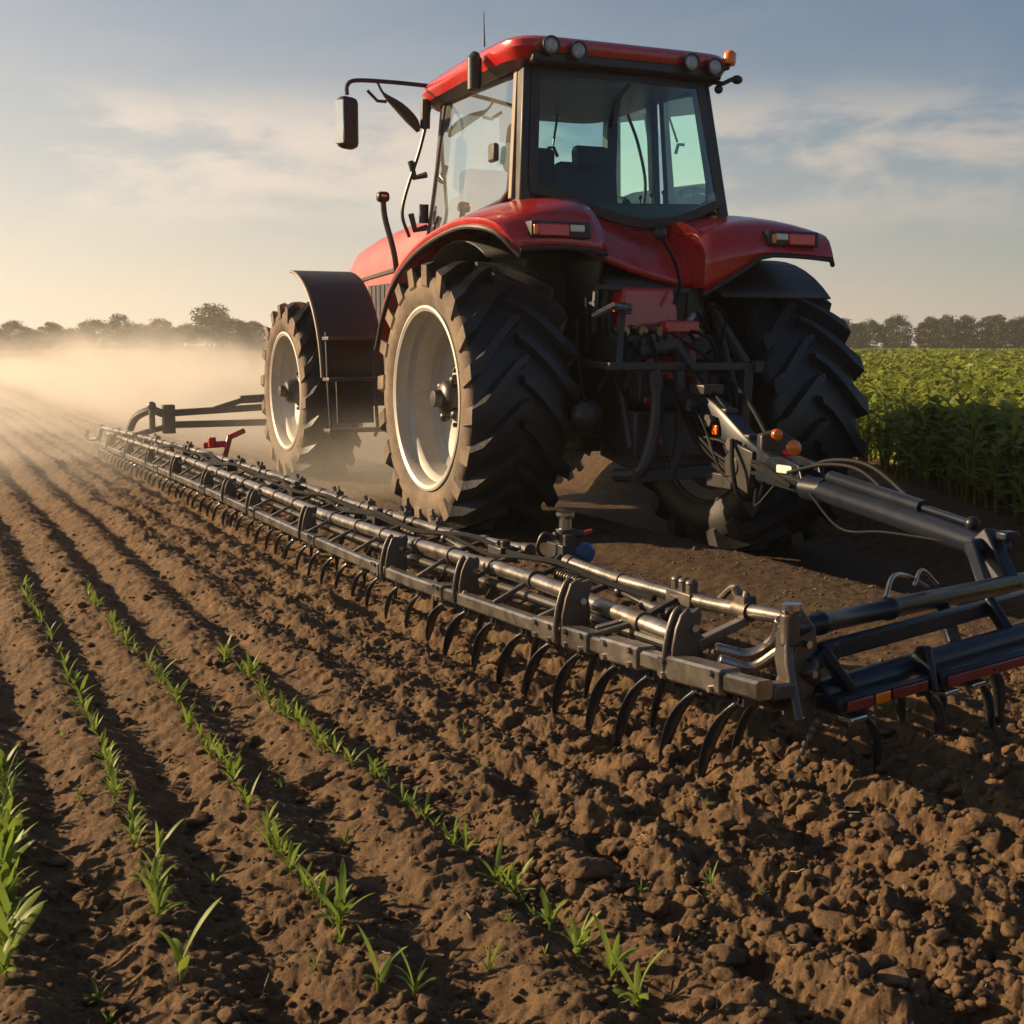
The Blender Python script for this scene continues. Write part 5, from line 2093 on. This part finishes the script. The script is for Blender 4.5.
# measured spots along the planted rows (world metres), then sparse plants further along the same rows
rows_px = [
    ('lush', [(8, 1000), (12, 950), (5, 905), (14, 872), (6, 838), (10, 815), (4, 780), (10, 980), (3, 930), (10, 890), (2, 855), (4, 800)], 1.0),
    ('left', [(182, 1000), (160, 935), (152, 905), (157, 885), (132, 855), (130, 835), (118, 812), (112, 790), (103, 770), (97, 748), (86, 722), (80, 705), (70, 688), (66, 672), (52, 648), (40, 628), (30, 612), (24, 592)], 1.0),
    ('middle', [(378, 1005), (340, 955), (322, 930), (292, 888), (280, 868), (268, 850), (250, 824), (232, 800), (222, 785), (212, 770), (188, 738), (178, 716), (160, 695), (150, 682), (128, 655), (112, 638), (96, 618), (88, 604)], 1.0),
    ('right', [(640, 1012), (612, 985), (578, 965), (550, 930), (515, 890), (495, 882), (455, 852), (425, 828), (412, 812), (376, 795), (352, 778), (335, 770), (318, 757), (298, 738), (284, 728), (262, 708), (250, 690), (226, 668)], 0.95),
]
ROWLAB = {'lush': ('tall leafy maize seedling at the bottom left corner, in the row nearest the left edge', 'tall leafy seedlings in the leftmost row'),
          'left': ('small maize seedling on the second soil ridge from the left', 'seedlings on the second ridge from the left'),
          'middle': ('small maize seedling on the third soil ridge from the left', 'seedlings on the third ridge from the left'),
          'right': ('small maize seedling on the fourth ridge, nearest the cultivator', 'seedlings on the fourth ridge beside the cultivator')}
for rn, pts, sc in rows_px:
    for i, (px, py) in enumerate(pts):
        x, y = pixel_ground(px, py)
        if rn == 'lush':
            m_ = seed_meshes[9 + i % 3]
        else:
            m_ = random.choice(seed_meshes[:9])
        s_ = sc * random.uniform(0.75, 1.15) * (1.0 if py > 850 else 0.88)
        lab = ROWLAB[rn]
        if rn == 'left' and i == 0:
            put(m_, x, y, 1.35, 'lone broad maize seedling at the near end of the second ridge', 'young maize seedlings')
            continue
        if rn == 'right' and i == 0:
            put(m_, x, y, 1.2, 'upright maize seedling at the near end of the fourth ridge', 'young maize seedlings')
            continue
        put(m_, x, y, s_, *lab)
        for rep_ in range(3 if i > 0 else 0):
            if random.random() > 0.72 - 0.16 * rep_:
                continue
            # companions that close up the row
            qx, qy = pts[i - 1]
            t_ = random.uniform(0.05, 0.95)
            x2, y2 = pixel_ground(px + (qx - px) * t_ + random.uniform(-5, 5), py + (qy - py) * t_)
            put(random.choice(seed_meshes[:9]) if rn != 'lush' else random.choice(seed_meshes[9:]), x2, y2, s_ * random.uniform(0.45, 0.9), *lab)
for (px, py, s_, lab) in [(345, 838, 0.6, 'small bright weed tuft between the third and fourth ridges'), (488, 975, 0.7, 'feathery weed in the furrow right of the third ridge'),
                          (712, 905, 0.55, 'thin grassy weed among the loose clods'), (760, 890, 0.4, 'tiny bright green sprout on the loose clods'),
                          (600, 822, 0.35, 'tiny pale sprout below the cultivator tines'), (415, 1012, 0.8, 'upright green sprout at the bottom edge beside the third ridge')]:
    x, y = pixel_ground(px, py)
    put(random.choice(weed_meshes), x, y, s_, lab, None, 'weed', 'weed')


for _ in range(34):
    px, py = random.uniform(30, 760), random.uniform(640, 1010)
    x, y = pixel_ground(px, py)
    if x > 2.1:
        continue
    put(random.choice(weed_meshes + seed_meshes[:4]), x, y, random.uniform(0.18, 0.42), 'tiny green weed sprout scattered on the soil away from the seedling rows', 'scattered weed sprouts', 'weed_sprout', 'weed')


# --- the green crop on the right
def crop_mesh(seed):
    random.seed(seed)
    mb = MB()
    h = random.uniform(0.62, 0.78)
    top = (random.uniform(-.05, .05), random.uniform(-.05, .05), h * 0.86)
    mb.tube([(0, 0, -0.05), (top[0] * .4, top[1] * .4, h * .4), top], [0.014, 0.011, 0.006], 6)
    a0 = random.uniform(0, 6.28)
    n = random.randint(11, 14)
    for i in range(n):
        u = 0.22 + 0.78 * i / (n - 1)
        az = a0 + i * 2.4 + random.uniform(-.4, .4)
        b = (top[0] * u, top[1] * u, h * 0.86 * u)
        if i % 3 == 1:
            leaf(mb, b, az, random.uniform(0.26, 0.38), random.uniform(0.016, 0.024), R(random.uniform(50, 75)), R(random.uniform(70, 130)), 6, random.uniform(-.6, .6))
        else:
            leaf(mb, b, az, random.uniform(0.14, 0.22), random.uniform(0.034, 0.055), R(random.uniform(10, 50)), R(random.uniform(40, 90)), 5, random.uniform(-.4, .4), 0.15)
    o_ = mb.build('crop', cropleaf, smooth=60)
    m_ = o_.data
    bpy.data.objects.remove(o_)
    return m_


crop_meshes = [crop_mesh(400 + i) for i in range(7)]
random.seed(21)


def edge_x(y):
    """left boundary of the crop"""
    return 6.95 + 0.43 * (y - 6.0) if y > 6.0 else 6.95 + 0.30 * (y - 6.0)


cnt = 0
cand = []
for _ in range(2200):
    y = random.uniform(5.4, 13.0)
    x = edge_x(y) + abs(random.gauss(0, 0.55)) + 0.03
    az = math.degrees(math.atan2(x, y))
    if 35 < az < 52:
        cand.append((x, y))
placed = []
for x, y in cand:
    if all((x - a) ** 2 + (y - b) ** 2 > 0.15 ** 2 for a, b in placed):
        placed.append((x, y))
    if len(placed) >= 230:
        break
for x, y in placed:
    o = put(random.choice(crop_meshes), x, y, random.uniform(0.88, 1.12), 'leafy green crop plant at the front edge of the field right of the tractor', 'crop plants along the field edge', 'crop_plant', 'crop plant')

# everything behind the edge rows reads as one mass
mb_v, mb_q = [], []


def leaf_batch(P, L, Wd, az, el, roll):
    n = len(P)
    d = np.stack([np.cos(az) * np.cos(el), np.sin(az) * np.cos(el), np.sin(el)], 1)
    s = np.stack([-np.sin(az), np.cos(az), np.zeros(n)], 1)
    nn = np.cross(s, d)
    s = s * np.cos(roll)[:, None] + nn * np.sin(roll)[:, None]
    m = P + d * (L * 0.5)[:, None] + np.array([0, 0, 1]) * (L * 0.06)[:, None]
    e = P + d * L[:, None] - np.array([0, 0, 1]) * (L * 0.25)[:, None]
    w = s * Wd[:, None]
    return np.stack([P, m - w, e, m + w], 1)


NP = 17000
aa = np.radians(rng.uniform(20, 56, NP * 3))
r_in = 7.0
rr_ = r_in * (185 / r_in) ** (rng.random(NP * 3) ** 1.0)
X, Y = rr_ * np.sin(aa), rr_ * np.cos(aa)
ex = np.where(Y > 6, 6.95 + 0.43 * (Y - 6.0), 6.95 + 0.30 * (Y - 6))
ok = X > ex + 0.35
X, Y, rr_ = X[ok][:NP], Y[ok][:NP], rr_[ok][:NP]
ALL = []
for k in range(12):
    n = len(X)
    sc = np.clip(rr_ / 22, 1.0, 4.0)
    hz = 0.72 + 0.07 * perlin(X * 0.8, Y * 0.8, 5) + 0.05 * perlin(X * 2.3, Y * 2.3, 6)
    P = np.stack([X + rng.normal(0, 0.10, n) * sc, Y + rng.normal(0, 0.10, n) * sc, hz * (1 - 0.45 * rng.random(n) ** 1.5) + 0.05 * rng.random(n)], 1)
    L = rng.uniform(0.10, 0.20, n) * sc ** 0.75
    ALL.append(leaf_batch(P, L, L * rng.uniform(0.2, 0.36, n), rng.uniform(0, 6.28, n), rng.uniform(-0.3, 0.9, n), rng.normal(0, 0.5, n)))
ALL = np.concatenate(ALL)
cv = ALL.reshape(-1, 3)
cq = np.arange(len(cv)).reshape(-1, 4)
# closed lower canopy under the leaves, with the same uneven surface
ang2 = np.radians(np.linspace(18, 60, 90))
rad2 = 7.5 * (240 / 7.5) ** np.linspace(0, 1, 120)
A2, R2 = np.meshgrid(ang2, rad2)
X2, Y2 = R2 * np.sin(A2), R2 * np.cos(A2)
ex2 = np.where(Y2 > 6, 6.95 + 0.43 * (Y2 - 6.0), 6.95 + 0.30 * (Y2 - 6)) + 0.5
inside = sstep(0.0, 0.4, X2 - ex2)
Z2 = -0.2 + inside * (0.68 + 0.08 * perlin(X2 * 1.1, Y2 * 1.1, 9))
i2 = np.arange(len(ang2) * len(rad2)).reshape(len(rad2), len(ang2))
q2 = np.stack([i2[:-1, :-1], i2[1:, :-1], i2[1:, 1:], i2[:-1, 1:]], -1).reshape(-1, 4)[:, ::-1]
q2 = q2[inside.ravel()[q2].min(1) > 0.02]
cf = np_mesh('crop_field', np.concatenate([cv, np.stack([X2, Y2, Z2], -1).reshape(-1, 3)]), np.concatenate([cq, q2 + len(cv)]), cropleaf, smooth=False)
tag(cf, 'dense green leafy crop filling the field to the tree line', None, None, 'stuff')

# pale stubble strip under the far trees
stub, nt_, b_ = base_mat('stubble')
b_.inputs['Base Color'].default_value = (0.34, 0.27, 0.12, 1)
b_.inputs['Roughness'].default_value = 0.95
AA, RR3 = np.meshgrid(np.radians(np.linspace(-20, 75, 60)), np.array([232.0, 240, 250, 262, 280, 300]))
st_z = np.array([0.1, 0.55, 0.62, 0.66, 0.5, 0.0])[:, None] + 0 * AA
i3 = np.arange(AA.size).reshape(AA.shape)
so_ = np_mesh('stubble_field', np.stack([RR3 * np.sin(AA), RR3 * np.cos(AA), st_z], -1).reshape(-1, 3), np.stack([i3[:-1, :-1], i3[1:, :-1], i3[1:, 1:], i3[:-1, 1:]], -1).reshape(-1, 4)[:, ::-1], stub)
tag(so_, None, None, None, 'structure')


# --- trees
def tree_parts(seed, h, spread, open_=0.3):
    r2 = np.random.default_rng(seed)
    mb = MB()
    tr_h = h * (0.22 + 0.1 * r2.random())
    mb.tube([(0, 0, -0.3), (0.1, 0, tr_h), (0.05, 0.1, h * 0.6), (0, 0, h * 0.85)], [0.30 * h / 9, 0.22 * h / 9, 0.13 * h / 9, 0.03], 8)
    for k in range(6):
        a = r2.uniform(0, 6.28)
        z0 = r2.uniform(tr_h, h * 0.55)
        e = (math.cos(a) * spread * 0.7, math.sin(a) * spread * 0.7, z0 + h * r2.uniform(0.12, 0.3))
        mb.tube([(0.05, 0, z0), (e[0] * .5, e[1] * .5, z0 + (e[2] - z0) * .6), e], [0.11 * h / 9, 0.08 * h / 9, 0.02], 6)
    to = mb.build('trunk', bark)
    tm = to.data
    bpy.data.objects.remove(to)
    n_cl = int(80 * (1 - 0.45 * open_))
    V_ = []
    for k in range(n_cl):
        u = r2.random()
        th = r2.uniform(0, 6.28)
        z00 = h * (0.12 if open_ < 0.5 else 0.24)
        zc = z00 + (h - z00) * r2.beta(1.15, 1.15)
        f = (zc - z00) / (h - z00)
        prof = math.sin(math.pi * min(1, max(0.0, 0.24 + 0.72 * f))) ** 0.55
        rad_ = spread * prof * math.sqrt(r2.uniform(0.05, 1.0)) * (1 - 0.25 * open_ * r2.random())
        rad_ = max(rad_, 0)
        c_ = np.array([rad_ * math.cos(th), rad_ * math.sin(th), zc])
        cr = spread * r2.uniform(0.20, 0.36)
        n = int(r2.uniform(80, 120))
        dd = r2.normal(size=(n, 3))
        dd /= np.linalg.norm(dd, axis=1)[:, None]
        P = c_ + dd * cr * (r2.uniform(0.45, 1.08, n))[:, None] * np.array([1, 1, 0.75])
        L = r2.uniform(0.035, 0.07, n) * h * 0.8
        V_.append(leaf_batch(P, L, L * 0.38, r2.uniform(0, 6.28, n), r2.uniform(-1.0, 1.0, n), r2.normal(0, 0.8, n)))
    V_ = np.concatenate(V_).reshape(-1, 3)
    co = np_mesh('crown', V_, np.arange(len(V_)).reshape(-1, 4), treeleaf, smooth=False)
    cm_ = co.data
    bpy.data.objects.remove(co)
    return tm, cm_


kinds = [tree_parts(1, 9, 3.6, 0.2), tree_parts(2, 8, 3.5, 0.15), tree_parts(3, 9.5, 4.3, 0.6), tree_parts(4, 7.5, 3.7, 0.35), tree_parts(5, 8.5, 3.1, 0.25)]


def tree(px, dist, kind, hpx, label, group, wide=1.0):
    kh = (9, 8, 9.5, 7.5, 8.5)[kind]
    d = fw * FPX + rt * (px - 512)
    n_ = math.hypot(d.x, d.y)
    x, y = d.x / n_ * dist, d.y / n_ * dist
    depth = Vector((x, y, 0)).dot(Vector((fw.x, fw.y, 0)).normalized())
    h = hpx * depth / FPX + CAM_H
    s_ = h / kh / 1.0
    o = bpy.data.objects.new('tree', None)
    COL.objects.link(o)
    o.location = (x, y, 0)
    o.rotation_euler = (0, 0, random.uniform(0, 6.28))
    o.scale = (s_ * wide, s_ * wide, s_)
    tag(o, label, 'tree', group)
    for nm, me in (('trunk', kinds[kind][0]), ('crown', kinds[kind][1])):
        c_ = bpy.data.objects.new(nm, me)
        COL.objects.link(c_)
        c_.parent = o
    return o


GL, GR = 'hazy trees in the far tree line left of the tractor', 'round trees in the far tree line right of the tractor'
left_trees = [(4, 17, 3, 'cut off by the left edge of the picture'), (22, 22, 1, None), (38, 16, 3, None), (58, 21, 0, None), (74, 15, 3, None), (101, 23, 1, None), (129, 28, 2, None), (152, 19, 3, None), (166, 24, 1, None), (188, 19, 3, None), (216, 37, 2, 'big'), (238, 24, 1, None), (257, 22, 0, None)]
for px, hp, kd, sp in left_trees:
    if sp == 'big':
        tree(px, 235, kd, hp, 'tallest spreading hazy tree on the left, close to the front tyre', GL, 1.25)
    elif sp:
        tree(px, 240, kd, hp, 'low hazy tree cut by the left edge of the picture', GL, 1.2)
    elif px == 129:
        tree(px, 240, kd, hp, 'airy hazy tree rising above the middle of the left tree line', GL, 1.0)
    else:
        tree(px, 240 + random.uniform(-12, 12), kd, hp, 'low rounded hazy tree in the distant line beyond the dust', GL, random.uniform(1.1, 1.5))
right_trees = [(838, 24, 1, 'low dark tree just right of the rear tyre in the far line', 1.0), (852, 20, 4, 'low tree second to the right of the rear tyre, in front of a gap', 1.0), (864, 23, 3, 'small squat tree third right of the rear tyre, beside the rounded tree', 1.0),
               (890, 27, 1, 'evenly rounded tree standing slightly apart in the right tree line', 1.05), (921, 26, 0, 'left tree of the dark touching pair in the right tree line', 1.0), (939, 27, 1, 'right tree of the dark touching pair in the right tree line', 1.0),
               (959, 27, 4, 'upright tree with light left flank next to the dark pair', 1.05), (984, 28, 0, 'broad dark tree third from the right edge', 1.25), (1006, 25, 3, 'low dark tree second from the right edge', 1.2), (1022, 26, 1, 'dark tree cut by the right edge of the picture', 1.2)]
for px, hp, kd, lb_, wd in right_trees:
    tree(px, 225, kd, hp, lb_, GR, wd)
# low hedge that joins the feet of the trees
HV = []
for a0, a1, n in ((-6, 15, 3800), (36, 56, 3800)):
    az = np.radians(rng.uniform(a0, a1, n))
    rr2 = rng.uniform(243, 252, n)
    hh = 1.3 + 0.9 * perlin(az * 60, az * 0 + 3.3, 31)
    P = np.stack([rr2 * np.sin(az), rr2 * np.cos(az), hh * rng.random(n) ** 0.7], 1)
    L = rng.uniform(0.4, 0.9, n)
    HV.append(leaf_batch(P, L, L * 0.4, rng.uniform(0, 6.28, n), rng.uniform(-1, 1, n), rng.normal(0, 0.8, n)))
HV = np.concatenate(HV).reshape(-1, 3)
hg = np_mesh('hedgerow_undergrowth', HV, np.arange(len(HV)).reshape(-1, 4), treeleaf, smooth=False)
tag(hg, 'low dark undergrowth along the feet of the far trees', None, None, 'stuff')
# ------------------------------------------------------------------ air: light haze over everything, and the dust thrown up by the machine
def vol_box(name, x0, x1, y0, y1, z0, z1):
    g_ = MB()
    g_.box(((x0 + x1) / 2, (y0 + y1) / 2, (z0 + z1) / 2), (x1 - x0, y1 - y0, z1 - z0))
    me = bpy.data.meshes.new(name)
    me.from_pydata(g_.v, [], g_.f)
    me.update()
    o_ = bpy.data.objects.new(name, me)
    COL.objects.link(o_)
    m_ = bpy.data.materials.new(name)
    m_.use_nodes = True
    m_.node_tree.nodes.clear()
    me.materials.append(m_)
    return o_, m_, m_.node_tree.nodes, m_.node_tree.links


hz, hm, N, L = vol_box('haze', -330, 330, -40, 330, -1.3, 13.5)
o_ = N.new('ShaderNodeOutputMaterial')
v_ = N.new('ShaderNodeVolumePrincipled')
v_.inputs['Color'].default_value = (0.96, 0.90, 0.82, 1)
v_.inputs['Density'].default_value = 0.0007
v_.inputs['Anisotropy'].default_value = 0.45
L.new(v_.outputs[0], o_.inputs['Volume'])
tag(hz, 'thin pale evening haze', None, None, 'stuff')

# dust: drifts left and ahead of the boom's far end and behind the front wheel
ds, dm, N, L = vol_box('dust_cloud', -6, 24, 9.6, 70, -0.4, 2.6)
o_ = N.new('ShaderNodeOutputMaterial')
v_ = N.new('ShaderNodeVolumePrincipled')
v_.inputs['Color'].default_value = (0.94, 0.90, 0.83, 1)
v_.inputs['Anisotropy'].default_value = 0.4
L.new(v_.outputs[0], o_.inputs['Volume'])
g_ = N.new('ShaderNodeNewGeometry')
sp = N.new('ShaderNodeSeparateXYZ')
L.new(g_.outputs['Position'], sp.inputs[0])
nz = N.new('ShaderNodeTexNoise')
nz.inputs['Scale'].default_value = 0.5
nz.inputs['Detail'].default_value = 5
nz.inputs['Distortion'].default_value = 1.0
L.new(g_.outputs['Position'], nz.inputs['Vector'])


def nm(op, a, b=None, c=None):
    n = N.new('ShaderNodeMath')
    n.operation = op
    for i, v in enumerate((a, b, c)):
        if v is None:
            continue
        if isinstance(v, (int, float)):
            n.inputs[i].default_value = v
        else:
            L.new(v, n.inputs[i])
    return n.outputs[0]


def ss(val, a, b, lo=0.0, hi=1.0):
    n = N.new('ShaderNodeMapRange')
    n.interpolation_type = 'SMOOTHSTEP'
    n.inputs['From Min'].default_value = a
    n.inputs['From Max'].default_value = b
    n.inputs['To Min'].default_value = lo
    n.inputs['To Max'].default_value = hi
    L.new(val, n.inputs['Value'])
    return n.outputs[0]


puff = ss(nz.outputs['Fac'], 0.45, 0.60, 0.04, 1.0)
zz = nm('MULTIPLY_ADD', nz.outputs['Fac'], -3.6, nm('ADD', sp.outputs['Z'], 1.75))
hfall = ss(zz, 0.1, 1.5, 1.0, 0.0)
yin = nm('MULTIPLY', ss(sp.outputs['Y'], 9.8, 18.0), ss(sp.outputs['Y'], 40.0, 68.0, 1.0, 0.0))
xin = nm('MULTIPLY', ss(nm('MULTIPLY_ADD', sp.outputs['Y'], -0.10, sp.outputs['X']), -3.5, 0.6), ss(nm('MULTIPLY_ADD', sp.outputs['Y'], -0.14, sp.outputs['X']), 3.0, 7.5, 1.0, 0.0))
d_ = nm('MULTIPLY', nm('MULTIPLY', puff, hfall), nm('MULTIPLY', yin, xin))
d_ = nm('MULTIPLY', d_, 0.26)
# lower, thinner dust kicked up around the left wheels
w_ = nm('MULTIPLY', ss(sp.outputs['X'], 2.7, 3.5), ss(sp.outputs['X'], 4.6, 6.5, 1.0, 0.0))
w_ = nm('MULTIPLY', w_, nm('MULTIPLY', ss(sp.outputs['Y'], 9.8, 11.2), ss(sp.outputs['Z'], 0.15, 0.95, 1.0, 0.0)))
w_ = nm('MULTIPLY', nm('MULTIPLY', w_, ss(nz.outputs['Fac'], 0.35, 0.6, 0.35, 1.0)), 0.30)
d_ = nm('MAXIMUM', d_, w_)
L.new(d_, v_.inputs['Density'])
tag(ds, 'golden dust drifting behind the far end of the boom', None, None, 'stuff')
